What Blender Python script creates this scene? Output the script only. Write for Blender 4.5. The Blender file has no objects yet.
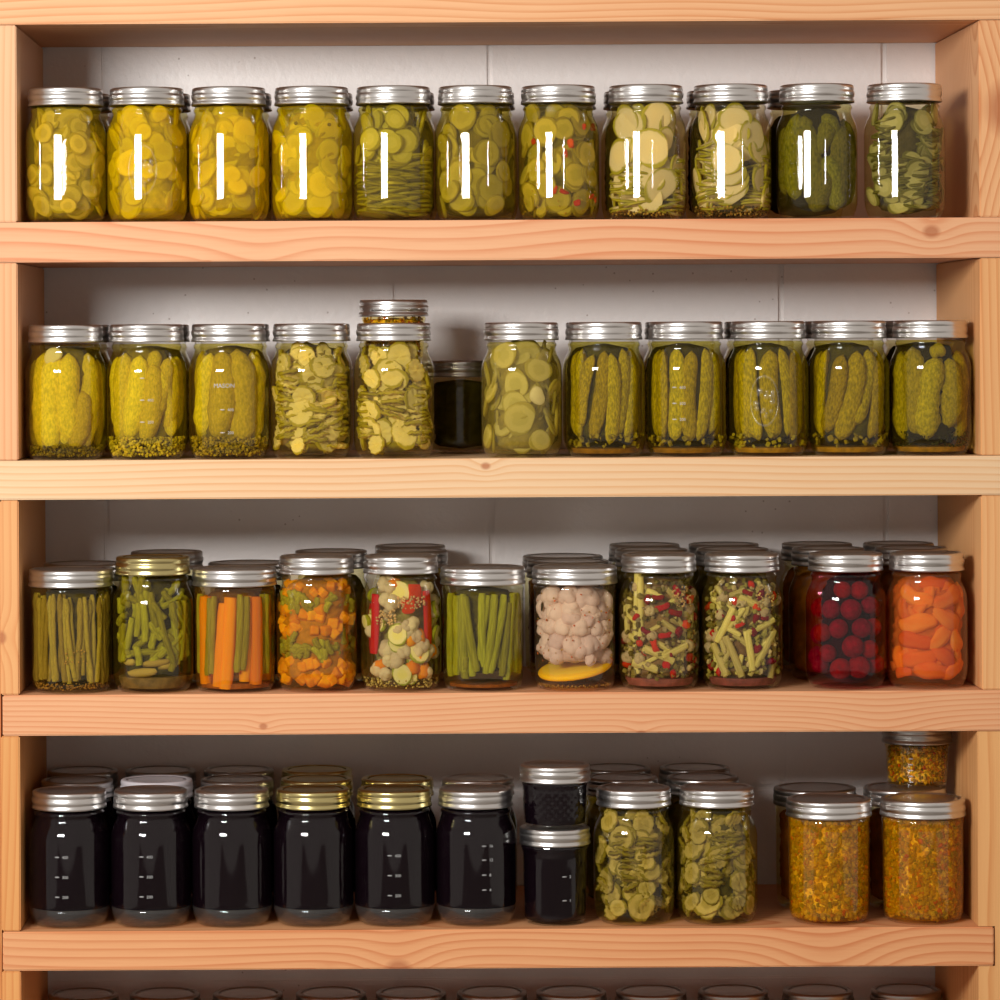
import bpy, bmesh, math, random
from mathutils import Matrix, Vector, Euler
PI = math.pi
S = bpy.context.scene
C = S.collection
# ------------------------------------------------------------------ frame
PX, PY, DIST, ROLL, FLOOR = 384.0, 336.0, 3590.0, 0.0052, 1480.0

def unroll(x, y):
    return x - ROLL * (y - PY), y + ROLL * (x - PX)

def wx(px, py, d):
    """world x (m) of picture column px at depth d (mm behind the shelf fronts)"""
    ux, uy = unroll(px, py)
    return (PX + (ux - PX) * (DIST + d) / DIST) / 1000.0

def wz(y):
    return (FLOOR - y) / 1000.0

# ------------------------------------------------------------------ materials
def s2l(c):
    def f(v):
        v /= 255.0
        return v / 12.92 if v <= 0.04045 else ((v + 0.055) / 1.055) ** 2.4
    return (f(c[0]), f(c[1]), f(c[2]), 1.0)

def fl(c, k=1.6):
    """plant flesh albedo"""
    r, g, b = s2l(c)[:3]
    if g / r > .75:
        r, g = r * 1.03, g * .96
    elif b < .2 * r:
        g *= 1.12
    k = min(k, .93 / max(r, g, b))
    return (r * k, g * k, b * k, 1.0)

class NT:
    def __init__(self, name):
        self.m = bpy.data.materials.new(name)
        self.m.use_nodes = True
        self.n = self.m.node_tree.nodes
        self.l = self.m.node_tree.links
        self.n.clear()
        self.out = self.n.new('ShaderNodeOutputMaterial')
    def node(self, t, **kw):
        nd = self.n.new(t)
        for k, v in kw.items():
            setattr(nd, k, v)
        return nd
    def set(self, sock, v):
        if isinstance(v, bpy.types.NodeSocket):
            self.l.new(v, sock)
        else:
            sock.default_value = v
    def math(self, op, a, b=0.0, c=None, clamp=False):
        nd = self.node('ShaderNodeMath', operation=op)
        nd.use_clamp = clamp
        self.set(nd.inputs[0], a)
        self.set(nd.inputs[1], b)
        if c is not None:
            self.set(nd.inputs[2], c)
        return nd.outputs[0]
    def mixc(self, fac, a, b, blend='MIX'):
        nd = self.node('ShaderNodeMix', data_type='RGBA', blend_type=blend)
        self.set(nd.inputs[0], fac)
        self.set(nd.inputs[6], a)
        self.set(nd.inputs[7], b)
        return nd.outputs[2]
    def noise(self, vec, scale, detail=2.0, rough=0.5):
        nd = self.node('ShaderNodeTexNoise')
        nd.inputs['Scale'].default_value = scale
        nd.inputs['Detail'].default_value = detail
        nd.inputs['Roughness'].default_value = rough
        if vec is not None:
            self.l.new(vec, nd.inputs['Vector'])
        return nd.outputs['Fac']
    def mapping(self, vec, loc=(0, 0, 0), scale=(1, 1, 1)):
        nd = self.node('ShaderNodeMapping')
        nd.inputs['Location'].default_value = loc
        nd.inputs['Scale'].default_value = scale
        self.l.new(vec, nd.inputs['Vector'])
        return nd.outputs[0]
    def ramp(self, fac, stops, interp='LINEAR'):
        nd = self.node('ShaderNodeValToRGB')
        r = nd.color_ramp
        r.interpolation = interp
        while len(r.elements) < len(stops):
            r.elements.new(0.5)
        for e, (p, c) in zip(r.elements, stops):
            e.position = p
            e.color = c
        self.l.new(fac, nd.inputs[0])
        return nd.outputs[0]
    def coord(self):
        return self.node('ShaderNodeTexCoord').outputs['Object']
    def bump(self, h, strength, dist):
        nd = self.node('ShaderNodeBump')
        nd.inputs['Strength'].default_value = strength
        nd.inputs['Distance'].default_value = dist
        self.l.new(h, nd.inputs['Height'])
        return nd.outputs[0]
    def flesh(self, col, bump=None, tr=0.45):
        d = self.node('ShaderNodeBsdfDiffuse')
        self.set(d.inputs[0], col)
        t = self.node('ShaderNodeBsdfTranslucent')
        self.set(t.inputs[0], col)
        if bump is not None:
            self.l.new(bump, d.inputs['Normal'])
        m = self.node('ShaderNodeMixShader')
        m.inputs[0].default_value = tr
        self.l.new(d.outputs[0], m.inputs[1])
        self.l.new(t.outputs[0], m.inputs[2])
        self.l.new(m.outputs[0], self.out.inputs[0])
    def pbr(self, col, rough=0.5, metal=0.0, spec=0.5, bump=None):
        p = self.node('ShaderNodeBsdfPrincipled')
        self.set(p.inputs['Base Color'], col)
        self.set(p.inputs['Roughness'], rough)
        p.inputs['Metallic'].default_value = metal
        p.inputs['Specular IOR Level'].default_value = spec
        if bump is not None:
            self.l.new(bump, p.inputs['Normal'])
        self.l.new(p.outputs[0], self.out.inputs[0])
        return p

def wood(name, light, dark, seed, long_axis='x', ring=9.0, warp=34.0, knots=(), pith=(60, -70)):
    """sawn softwood: growth rings about a pith line, bent round the knots. coordinates in metres."""
    t = NT(name)
    co = t.coord()
    sep = t.node('ShaderNodeSeparateXYZ')
    t.l.new(co, sep.inputs[0])
    X, Y, Z = sep.outputs
    if long_axis == 'x':
        L, A, B = X, Y, Z
    else:
        L, A, B = Z, Y, X
    comb = t.node('ShaderNodeCombineXYZ')
    t.l.new(L, comb.inputs[0]); t.l.new(A, comb.inputs[1]); t.l.new(B, comb.inputs[2])
    v = comb.outputs[0]
    wv = t.noise(t.mapping(v, (seed * 3.7, seed, 0), (2.2, 3.0, 6.0)), 1.0, 1.0, 0.35)
    wv = t.math('MULTIPLY', t.math('SUBTRACT', wv, 0.5), warp / 1000.0 * 2)
    a = t.math('SUBTRACT', A, pith[0] / 1000.0)
    b = t.math('SUBTRACT', B, pith[1] / 1000.0)
    r = t.math('SQRT', t.math('ADD', t.math('MULTIPLY', a, a), t.math('MULTIPLY', b, b)))
    f = t.math('ADD', r, wv)
    spot = None
    for (kl, kb, size, amp) in knots:
        dl = t.math('MULTIPLY', t.math('SUBTRACT', L, kl / 1000.0), 0.75)
        db = t.math('SUBTRACT', B, kb / 1000.0)
        d2 = t.math('ADD', t.math('MULTIPLY', dl, dl), t.math('MULTIPLY', db, db))
        g = t.math('POWER', 2.718, t.math('DIVIDE', d2, -((size * 2.6 / 1000.0) ** 2)))
        f = t.math('ADD', f, t.math('MULTIPLY', g, amp / 1000.0))
        k = t.math('SUBTRACT', 1.0, t.math('DIVIDE', t.math('SQRT', d2), size / 1000.0), clamp=True)
        k = t.math('MULTIPLY', k, 2.0, clamp=True)
        spot = k if spot is None else t.math('MAXIMUM', spot, k)
    s = t.math('FRACT', t.math('DIVIDE', f, ring / 1000.0))
    grain = t.ramp(s, [(0.0, (0, 0, 0, 1)), (0.5, (0.22, 0.22, 0.22, 1)), (0.86, (1, 1, 1, 1)), (0.93, (0.15, 0.15, 0.15, 1)), (1.0, (0, 0, 0, 1))])
    fib = t.noise(t.mapping(v, (seed, 0, 0), (14, 420, 420)), 1.0, 3.0, 0.6)
    big = t.noise(t.mapping(v, (seed * 1.3, 5, 0), (2.5, 8, 14)), 1.0, 2.0, 0.5)
    fac = t.math('MULTIPLY', grain, t.math('ADD', 0.42, t.math('MULTIPLY', big, 0.95)), clamp=True)
    fac = t.math('ADD', fac, t.math('MULTIPLY', t.math('SUBTRACT', fib, 0.5), 0.55), clamp=True)
    lt = tuple(v * .94 for v in s2l(light)[:3]) + (1,)
    col = t.mixc(fac, lt, s2l(dark))
    pink = t.mixc(t.math('MULTIPLY', big, 0.35), col, s2l((dark[0], int(dark[1] * .92), int(dark[2] * .9))))
    if spot is not None:
        pink = t.mixc(t.math('MULTIPLY', spot, 0.72), pink, s2l((168, 96, 58)))
    bmp = t.bump(t.math('ADD', fib, t.math('MULTIPLY', grain, 0.5)), 0.28, 0.0006)
    t.pbr(pink, 0.58, 0.0, 0.3, bmp)
    return t.m

def metal(name, col, rough=0.24):
    t = NT(name)
    n = t.noise(t.mapping(t.coord(), (0, 0, 0), (18, 18, 420)), 1.0, 2.0)
    r = t.math('ADD', rough - 0.05, t.math('MULTIPLY', n, 0.12))
    t.pbr(s2l(col), r, 1.0, 0.5)
    return t.m

def glass(name, tint=(0.985, 0.985, 0.98), rough=0.025, white_mix=0.0, bumpy=False):
    t = NT(name)
    fr = t.node('ShaderNodeFresnel')
    geo = t.node('ShaderNodeNewGeometry')      # a thin wall reflects alike from both sides
    t.l.new(t.math('SUBTRACT', 1.5, t.math('MULTIPLY', geo.outputs['Backfacing'], .8333)), fr.inputs[0])
    tr = t.node('ShaderNodeBsdfTransparent')
    tr.inputs[0].default_value = (*tint, 1)
    gl = t.node('ShaderNodeBsdfGlossy')
    gl.inputs['Roughness'].default_value = rough
    gl.inputs[0].default_value = (1, 1, 1, 1)
    if bumpy:
        b = t.bump(t.noise(t.coord(), 55, 2), 0.18, 0.0015)
        t.l.new(b, gl.inputs['Normal'])
    mx = t.node('ShaderNodeMixShader')
    t.l.new(fr.outputs[0], mx.inputs[0])
    t.l.new(tr.outputs[0], mx.inputs[1])
    t.l.new(gl.outputs[0], mx.inputs[2])
    last = mx
    if white_mix > 0:
        df = t.node('ShaderNodeBsdfDiffuse')
        df.inputs[0].default_value = (0.8, 0.8, 0.8, 1)
        m2 = t.node('ShaderNodeMixShader')
        m2.inputs[0].default_value = white_mix
        t.l.new(mx.outputs[0], m2.inputs[1])
        t.l.new(df.outputs[0], m2.inputs[2])
        last = m2
    t.l.new(last.outputs[0], t.out.inputs[0])
    return t.m

_br = {}
def brine_mat(rgb, cloud_fill=0.0, ccol=(200, 180, 60)):
    key = (tuple(rgb), cloud_fill, ccol)
    if key not in _br:
        t = NT('brine')
        tr = t.node('ShaderNodeBsdfTransparent')
        tr.inputs[0].default_value = (*rgb, 1)
        last = tr
        if cloud_fill > 0:      # cloudy liquid; the mix also paints in light to fill dark gaps and edges
            df = t.node('ShaderNodeBsdfDiffuse')
            df.inputs[0].default_value = fl(ccol)
            tl = t.node('ShaderNodeBsdfTranslucent')
            tl.inputs[0].default_value = fl(ccol)
            ms = t.node('ShaderNodeMixShader')
            ms.inputs[0].default_value = .5
            t.l.new(df.outputs[0], ms.inputs[1])
            t.l.new(tl.outputs[0], ms.inputs[2])
            mx = t.node('ShaderNodeMixShader')
            mx.inputs[0].default_value = cloud_fill
            t.l.new(tr.outputs[0], mx.inputs[1])
            t.l.new(ms.outputs[0], mx.inputs[2])
            last = mx
        t.l.new(last.outputs[0], t.out.inputs[0])
        _br[key] = t.m
    return _br[key]

_sm = {}
def simple(name, col, var=0.25, streak=None, rough=0.5, scale=120, second=None, stretch=(1, 1, 1), spec=0.15, relief=(.25, .0006)):
    """plant flesh: base colour mottled by noise, every piece a little lighter or darker"""
    key = (name, tuple(col), var)
    if key in _sm:
        return _sm[key]
    t = NT(name)
    co = t.coord()
    n = t.noise(t.mapping(co, (0, 0, 0), stretch), scale, 3.0, 0.6)
    n = t.math('MULTIPLY', t.math('SUBTRACT', n, 0.32), 2.6, clamp=True)
    c2 = second if second else tuple(int(v * 0.72) for v in col)
    base = t.mixc(n, fl(c2), fl(col))
    oi = t.node('ShaderNodeObjectInfo')
    h = t.node('ShaderNodeHueSaturation')
    t.l.new(base, h.inputs['Color'])
    t.l.new(t.math('ADD', 1.0 - var, t.math('MULTIPLY', oi.outputs['Random'], 2 * var)), h.inputs['Value'])
    t.l.new(t.math('ADD', 0.49, t.math('MULTIPLY', oi.outputs['Random'], 0.02)), h.inputs['Hue'])
    t.flesh(h.outputs[0], t.bump(n, *relief))
    _sm[key] = t.m
    return t.m

def slice_mat(name, core, mid, rim, var=0.15):
    """round cut: seedy heart, paler flesh, thin skin; disc local radius is one"""
    key = (name, core, mid, rim)
    if key in _sm:
        return _sm[key]
    t = NT(name)
    co = t.coord()
    sep = t.node('ShaderNodeSeparateXYZ')
    t.l.new(co, sep.inputs[0])
    x, y = sep.outputs[0], sep.outputs[1]
    r = t.math('SQRT', t.math('ADD', t.math('MULTIPLY', x, x), t.math('MULTIPLY', y, y)))
    n = t.noise(co, 3.4, 2.0)
    rr = t.math('ADD', r, t.math('MULTIPLY', t.math('SUBTRACT', n, 0.5), 0.2))
    col = t.ramp(rr, [(0.0, fl(core)), (0.42, fl(core)), (0.56, fl(mid)), (0.84, fl(mid)), (0.94, fl(rim))])
    vo = t.node('ShaderNodeTexVoronoi')
    vo.inputs['Scale'].default_value = 5.5
    t.l.new(co, vo.inputs['Vector'])
    seed = t.math('LESS_THAN', vo.outputs['Distance'], 0.20)
    seed = t.math('MULTIPLY', seed, t.math('LESS_THAN', t.math('ABSOLUTE', t.math('SUBTRACT', r, 0.38)), 0.2))
    col = t.mixc(t.math('MULTIPLY', seed, 0.45), col, fl(tuple(min(255, int(v * 1.15)) for v in mid)))
    oi = t.node('ShaderNodeObjectInfo')
    h = t.node('ShaderNodeHueSaturation')
    t.l.new(col, h.inputs['Color'])
    t.l.new(t.math('ADD', 1.0 - var, t.math('MULTIPLY', oi.outputs['Random'], 2 * var)), h.inputs['Value'])
    t.flesh(h.outputs[0])
    _sm[key] = t.m
    return t.m

def multi_mat(name, cols, scale=260.0):
    """chopped mixture: cells of several colours"""
    key = (name, tuple(cols))
    if key in _sm:
        return _sm[key]
    t = NT(name)
    vo = t.node('ShaderNodeTexVoronoi')
    vo.inputs['Scale'].default_value = scale
    t.l.new(t.coord(), vo.inputs['Vector'])
    sep = t.node('ShaderNodeSeparateColor')
    t.l.new(vo.outputs['Color'], sep.inputs[0])
    k = len(cols)
    col = t.ramp(sep.outputs[0], [(i / k, fl(c)) for i, c in enumerate(cols)], 'CONSTANT')
    t.pbr(col, 0.5, 0.0, 0.15, t.bump(vo.outputs['Distance'], 0.5, 0.002))
    _sm[key] = t.m
    return t.m

GLASS = glass('jar_glass', bumpy=False)
GLASS_OLD = glass('wavy_jar_glass', bumpy=True)
EMBLEM = glass('embossed_seal_glint_glass', rough=0.12, white_mix=0.05)  # faint white mix paints a glint on the raised seal
EMBOSS = glass('embossed_glint_glass', rough=0.18, white_mix=0.32)  # white mix paints the light that raised glass catches
BASEGL = glass('refraction_base_glass', tint=(0.86, 0.74, 0.62), rough=0.05, white_mix=0.03)  # brown tint paints in the shelf refracted through the jar base
SILVER = metal('tinned_steel', (224, 222, 220), 0.29)
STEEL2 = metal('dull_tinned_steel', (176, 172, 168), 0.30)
GOLD = metal('pale_gold_steel', (214, 200, 140), 0.24)
_w = NT('white_lid_enamel'); _w.pbr(s2l((206, 200, 204)), 0.35); WHITELID = _w.m
_w = NT('dark_fruit_preserve'); _w.pbr(s2l((15, 7, 12)), 0.5, 0, 0.0); DARK = _w.m

# ------------------------------------------------------------------ mesh helpers
def mesh_obj(name, verts, faces, mat, parent=None, smooth=True, loc=None, mats=None, midx=None):
    me = bpy.data.meshes.new(name)
    me.from_pydata(verts, [], faces)
    if smooth:
        me.polygons.foreach_set('use_smooth', [True] * len(me.polygons))
    me.materials.append(mat)
    if mats:
        for m_ in mats:
            me.materials.append(m_)
    if midx:
        me.polygons.foreach_set('material_index', midx)
    me.update()
    o = bpy.data.objects.new(name, me)
    C.objects.link(o)
    if parent is not None:
        o.parent = parent
    if loc is not None:
        o.location = loc
    return o

def bm_obj(name, bm, mat, parent=None, smooth=True, loc=None):
    me = bpy.data.meshes.new(name)
    bmesh.ops.recalc_face_normals(bm, faces=bm.faces)
    bm.to_mesh(me)
    bm.free()
    if smooth:
        me.polygons.foreach_set('use_smooth', [True] * len(me.polygons))
    me.materials.append(mat)
    o = bpy.data.objects.new(name, me)
    C.objects.link(o)
    if parent is not None:
        o.parent = parent
    if loc is not None:
        o.location = loc
    return o

MM = 0.001
def resample(prof, step=3.0):
    out = []
    for i in range(len(prof) - 1):
        (r0, z0), (r1, z1) = prof[i], prof[i + 1]
        d = math.hypot(r1 - r0, z1 - z0)
        k = max(1, int(d / step))
        for j in range(k):
            u = j / k
            out.append((r0 + (r1 - r0) * u, z0 + (z1 - z0) * u))
    out.append(prof[-1])
    return out

def lathe(name, prof, mat, parent, angles=None, seg=48, mod=None, smooth=True, cap=True):
    if angles is None:
        angles = [2 * PI * i / seg for i in range(seg)]
    n = len(angles)
    V, F = [], []
    for (r, z) in prof:
        for a in angles:
            rr = r + (mod(a, z, r) if mod and r > 1 else 0)
            V.append((rr * math.sin(a) * MM, -rr * math.cos(a) * MM, z * MM))
    for i in range(len(prof) - 1):
        for j in range(n):
            k = (j + 1) % n
            F.append((i * n + j, i * n + k, (i + 1) * n + k, (i + 1) * n + j))
    if cap:
        F.append(tuple(reversed(range(n))))
        F.append(tuple((len(prof) - 1) * n + j for j in range(n)))
    return mesh_obj(name, V, F, mat, parent, smooth)

# ---- jar shapes (mm): outer glass outline, fill outline, band
JARS = {
 'pint': dict(prof=[(4, 3), (24, 2.6), (27, .6), (30, 0), (33.8, .8), (37, 3.6), (39.2, 8.5), (40.5, 14), (41.0, 20), (41.0, 87), (40.8, 90), (40.2, 93.5), (39.2, 97), (37.8, 100.5), (36.3, 103.5), (35.1, 106.5), (34.6, 109), (34.7, 111), (35.6, 112), (35.8, 113.5), (35.2, 115), (34.2, 116), (34, 133)],
      band=38.0, zb=118, h=136, fill=116, R=38.2, ztop=92),
 'wide': dict(prof=[(4, 3), (26, 2.6), (30, .6), (33, 0), (36.5, 1), (39, 4.5), (40.3, 10), (40.9, 30), (41.2, 98), (41.6, 101), (41.6, 103), (41.0, 104.5), (40.3, 106), (40.3, 121)],
      band=43.3, zb=106.5, h=124, fill=105, R=39.2, ztop=99),
 'half': dict(prof=[(4, 3), (20, 2.6), (24, .6), (26, 0), (29, 1), (30.8, 4.5), (31.4, 9), (32.2, 70), (33.2, 74), (34.4, 76.5), (34.4, 78), (33.3, 80), (33.3, 94)],
      band=36.2, zb=80, h=97, fill=79, R=30, ztop=72),
 'small': dict(prof=[(4, 3), (20, 2.6), (24, .6), (27, 0), (29.5, 1), (30.6, 4), (31.2, 9), (32.6, 40), (33.8, 43), (33.8, 44.5), (33.2, 46), (33.2, 60)],
      band=36.2, zb=46, h=63, fill=45.5, R=30, ztop=40),
}
def fill_prof(kind, z0=4.0):
    J = JARS[kind]
    out = [(3, z0)]
    for (r, z) in J['prof'][5:]:   # above the heel
        if z > J['fill']:
            break
        out.append((max(3, r - .7), max(z, z0)))
    out[0] = (3, z0)
    out.insert(1, (out[1][0] - 4, z0))
    out.append((out[-1][0] - 1, J['fill']))
    out.append((3, J['fill']))
    return out

def radius_at(kind, z):
    p = JARS[kind]['prof'][3:]
    z = max(p[0][1], min(z, p[-1][1]))
    for i in range(len(p) - 1):
        if p[i][1] <= z <= p[i + 1][1]:
            u = (z - p[i][1]) / max(1e-6, p[i + 1][1] - p[i][1])
            return p[i][0] + (p[i + 1][0] - p[i][0]) * u - 1.5
    return p[-1][0] - 1.5

# ---- shared lid meshes
_lids = {}
def lid_parts(kind, band_mat, rng):
    J = JARS[kind]
    key = (kind, band_mat.name)
    if key not in _lids:
        B, zb, h = J['band'], J['zb'], J['h']
        k = (h - zb) / 17.5
        pf = [(B - 7, h - .9), (B - 6.6, h - .2), (B - 5, h), (B - 2.4, h - .1), (B - 1.2, h - .8), (B - .7, h - 2 * k), (B - .7, h - 5.2 * k),
              (B - 1.1, h - 5.8 * k), (B - .35, h - 6.8 * k), (B - .1, h - 8.4 * k), (B - .15, h - 10.2 * k), (B - .4, h - 11.6 * k),
              (B - .9, h - 12.4 * k), (B - .7, h - 13.6 * k), (B - .3, h - 14.6 * k), (B, h - 15.8 * k), (B + .1, zb + .4), (B - .4, zb), (B - 1.2, zb + .3), (B - 1.5, zb + 2)]
        def m(a, z, r):     # rolled thread climbs round the band
            return .28 * math.sin(a + (z - zb) * .5) if zb + 2 < z < h - 3 else 0
        o1 = lathe('screw_band', pf, band_mat, None, seg=56, mod=m, cap=False)
        d = [(2, h - 1.3), (B - 13, h - 1.3), (B - 11.5, h - .8), (B - 9.5, h - .8), (B - 8.5, h - 1.4), (B - 5.5, h - 1.2), (B - 5.5, h - 2.4)]
        o2 = lathe('lid_disc', d, band_mat if band_mat is WHITELID or band_mat is GOLD else SILVER, None, seg=48)
        _lids[key] = (o1.data, o2.data)
        bpy.data.objects.remove(o1); bpy.data.objects.remove(o2)
    return _lids[key]

def child(name, data, parent, mw=None):
    o = bpy.data.objects.new(name, data)
    C.objects.link(o)
    o.parent = parent
    if mw is not None:
        o.matrix_local = mw
    return o

def ring_angles(ridges, seg=44):
    a = [2 * PI * i / seg for i in range(seg)]
    for r in ridges:
        r = r % (2 * PI)
        a = [x for x in a if abs((x - r + PI) % (2 * PI) - PI) > .045]
        a += [(r + d) % (2 * PI) for d in (-.034, -.022, -.011, 0, .011, .022, .034)]
    return sorted(a)

_glass = {}
def glass_mesh(kind, style):
    key = (kind, style)
    if key in _glass:
        return _glass[key]
    J = JARS[kind]
    prof = resample(J['prof'], 3.5)
    if kind == 'pint' and style in ('a', 'b', 'c'):
        base = {'a': [-.84, .84, PI - .8, PI + .8], 'b': [-.80, -.42, .30, .84, PI - .8, PI + .8], 'c': [-.62, .10, .70, PI - .8, PI + .8]}[style]
        ang = ring_angles(base, 40)
        def m(a, z, r):
            e = -.25 * (.5 - .5 * math.cos(4 * a)) if 20 < z < 88 else 0
            if 28 < z < 82:
                for b in base:
                    d = abs((a - b + PI) % (2 * PI) - PI)
                    if d < .03:
                        e += .75 * math.cos(d / .03 * PI / 2)
            return e
        o = lathe('glass_jar', prof, GLASS, None, angles=ang, mod=m, cap=False)
    elif kind == 'small' and style == 'q':
        def m(a, z, r):
            if 5 < z < 38:
                return .55 * abs(math.sin(a * 12 + z * .38)) * abs(math.sin(a * 12 - z * .38))
            return 0
        o = lathe('glass_jar', resample(J['prof'], 1.5), GLASS, None, seg=120, mod=m, cap=False)
    elif kind in ('half', 'wide'):
        base = [-.5, .5, PI - .5, PI + .5]
        ang = ring_angles(base, 40)
        zt = J['ztop'] - 12
        def m(a, z, r):
            e = 0
            if 14 < z < zt:
                for b in base:
                    d = abs((a - b + PI) % (2 * PI) - PI)
                    if d < .03:
                        e += .16 * math.cos(d / .03 * PI / 2)
            return e
        o = lathe('glass_jar', prof, GLASS, None, angles=ang, mod=m, cap=False)
    else:
        o = lathe('glass_jar', prof, GLASS if style != 'o' else GLASS_OLD, None, seg=44, cap=False)
    _glass[key] = o.data
    bpy.data.objects.remove(o)
    return _glass[key]

_fill = {}
def brine(kind, root, mat, name='brine', z0=4.0):
    key = (kind, mat.name, z0)
    if key not in _fill:
        o = lathe(name, resample(fill_prof(kind, z0), 6), mat, None, seg=40)
        _fill[key] = o.data
        bpy.data.objects.remove(o)
    return child(name, _fill[key], root)

_txt = {}
def text_polys(s):
    if s not in _txt:
        cu = bpy.data.curves.new('t', 'FONT')
        cu.body = s; cu.align_x = 'LEFT'; cu.size = 1.0; cu.resolution_u = 2; cu.extrude = 0.06
        o = bpy.data.objects.new('t', cu)
        C.objects.link(o)
        dg = bpy.context.evaluated_depsgraph_get()
        me = o.evaluated_get(dg).to_mesh()
        _txt[s] = ([tuple(v.co) for v in me.vertices], [tuple(p.vertices) for p in me.polygons])
        o.evaluated_get(dg).to_mesh_clear()
        bpy.data.objects.remove(o)
    return _txt[s]

def wrap(u, z, d, kind, off):
    """point u mm round the glass from angle 0, height z, d mm above the surface"""
    R = radius_at(kind, z) + 1.5 + d
    a = u / R + off
    return (R * math.sin(a) * MM, -R * math.cos(a) * MM, z * MM)

def glass_of(root):
    return [c for c in root.children if c.name.startswith('glass_jar')][0]

def marks(root, kind, rows, off=0.0, word=None, name='measuring_marks'):
    """raised measuring dashes with their numbers"""
    V, F = [], []
    def dash(u, z, w, h):
        b = len(V)
        k = 8
        for i in range(k):
            a = 2 * PI * i / k
            V.append(wrap(u + w * math.cos(a), z + h * math.sin(a), .05, kind, off))
        for i in range(k):
            a = 2 * PI * i / k
            V.append(wrap(u + .5 * w * math.cos(a), z + .5 * h * math.sin(a), .55, kind, off))
        for i in range(k):
            j = (i + 1) % k
            F.append((b + i, b + j, b + k + j, b + k + i))
        F.append(tuple(b + k + i for i in range(k)))
    def text(s, u, z, size):
        vs, fs = text_polys(s)
        b = len(V)
        for (x, y, e) in vs:
            V.append(wrap(u + x * size, z + y * size, .2 + e * 4, kind, off))
        for f in fs:
            F.append(tuple(b + i for i in f))
    for (s, z) in rows:
        dash(-3, z, 2.6, .8)
        if s:
            text(s, 2.2, z - 1.5, 4.2)
    if word:
        text(word[0], word[1], word[2], word[3])
    return mesh_obj(name, V, F, EMBOSS, glass_of(root), True)

def oval_emblem(root, kind, off, zc=52):
    """raised oval seal with a basket of fruit in it"""
    V, F = [], []
    k = 40
    for ring in range(4):
        for i in range(k):
            a = 2 * PI * i / k
            s = (1.0, .975, .93, .905)[ring]
            V.append(wrap(15 * s * math.cos(a), zc + 26 * s * math.sin(a), (.02, .5, .5, .02)[ring], kind, off))
    for r in range(3):
        for i in range(k):
            j = (i + 1) % k
            F.append((r * k + i, r * k + j, (r + 1) * k + j, (r + 1) * k + i))
    rng = random.Random(5)
    for q in range(16):
        u, z, rad = rng.uniform(-9, 9), zc + rng.uniform(-16, 12), rng.uniform(1.6, 3.4)
        b = len(V)
        for i in range(8):
            a = 2 * PI * i / 8
            V.append(wrap(u + rad * math.cos(a), z + rad * math.sin(a), .02, kind, off))
        for i in range(8):
            a = 2 * PI * i / 8
            V.append(wrap(u + .55 * rad * math.cos(a), z + .55 * rad * math.sin(a), .7, kind, off))
        for i in range(8):
            j = (i + 1) % 8
            F.append((b + i, b + j, b + 8 + j, b + 8 + i))
        F.append(tuple(b + 8 + i for i in range(8)))
    return mesh_obj('oval_emblem', V, F, EMBLEM, glass_of(root), True)

# ------------------------------------------------------------------ food prototypes (local, shared meshes)
_proto = {}
def proto(key, builder):
    if key not in _proto:
        V, F, mat = builder()
        me = bpy.data.meshes.new(key[0])
        me.from_pydata(V, [], F)
        me.polygons.foreach_set('use_smooth', [True] * len(me.polygons))
        me.materials.append(mat)
        me.update()
        _proto[key] = me
    return _proto[key]

def disc_mesh(mat, wob=.05, crinkle=False, notch=0, seed=1, dome=.0):
    def b():
        rng = random.Random(seed)
        n = 36 if crinkle else 26
        ph = [rng.uniform(0, 6.28) for _ in range(3)]
        V, F = [], []
        rings = [(.0, 1), (.35, 1), (.62, 1), (.86, .98), (.96, .8), (1.0, .35), (1.0, -.35), (.96, -.8), (.86, -.98), (.5, -1), (.0, -1)]
        for (r, z) in rings:
            for i in range(n):
                a = 2 * PI * i / n
                rr = r * (1 + wob * math.sin(2 * a + ph[0]) + wob * .6 * math.sin(3 * a + ph[1]))
                if crinkle:
                    rr *= 1 + .03 * math.cos(12 * a) * (r > .8)
                x, y = rr * math.cos(a), rr * math.sin(a)
                zz = z + dome * (1 - r * r)
                if crinkle:
                    zz += .55 * math.sin(x * 14)
                zz += .5 * math.sin(a + ph[2]) * r * r * .8
                V.append((x, y, zz))
        for i in range(len(rings) - 1):
            for j in range(n):
                k = (j + 1) % n
                F.append((i * n + j, (i + 1) * n + j, (i + 1) * n + k, i * n + k))
        return V, F, mat
    return b

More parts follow.
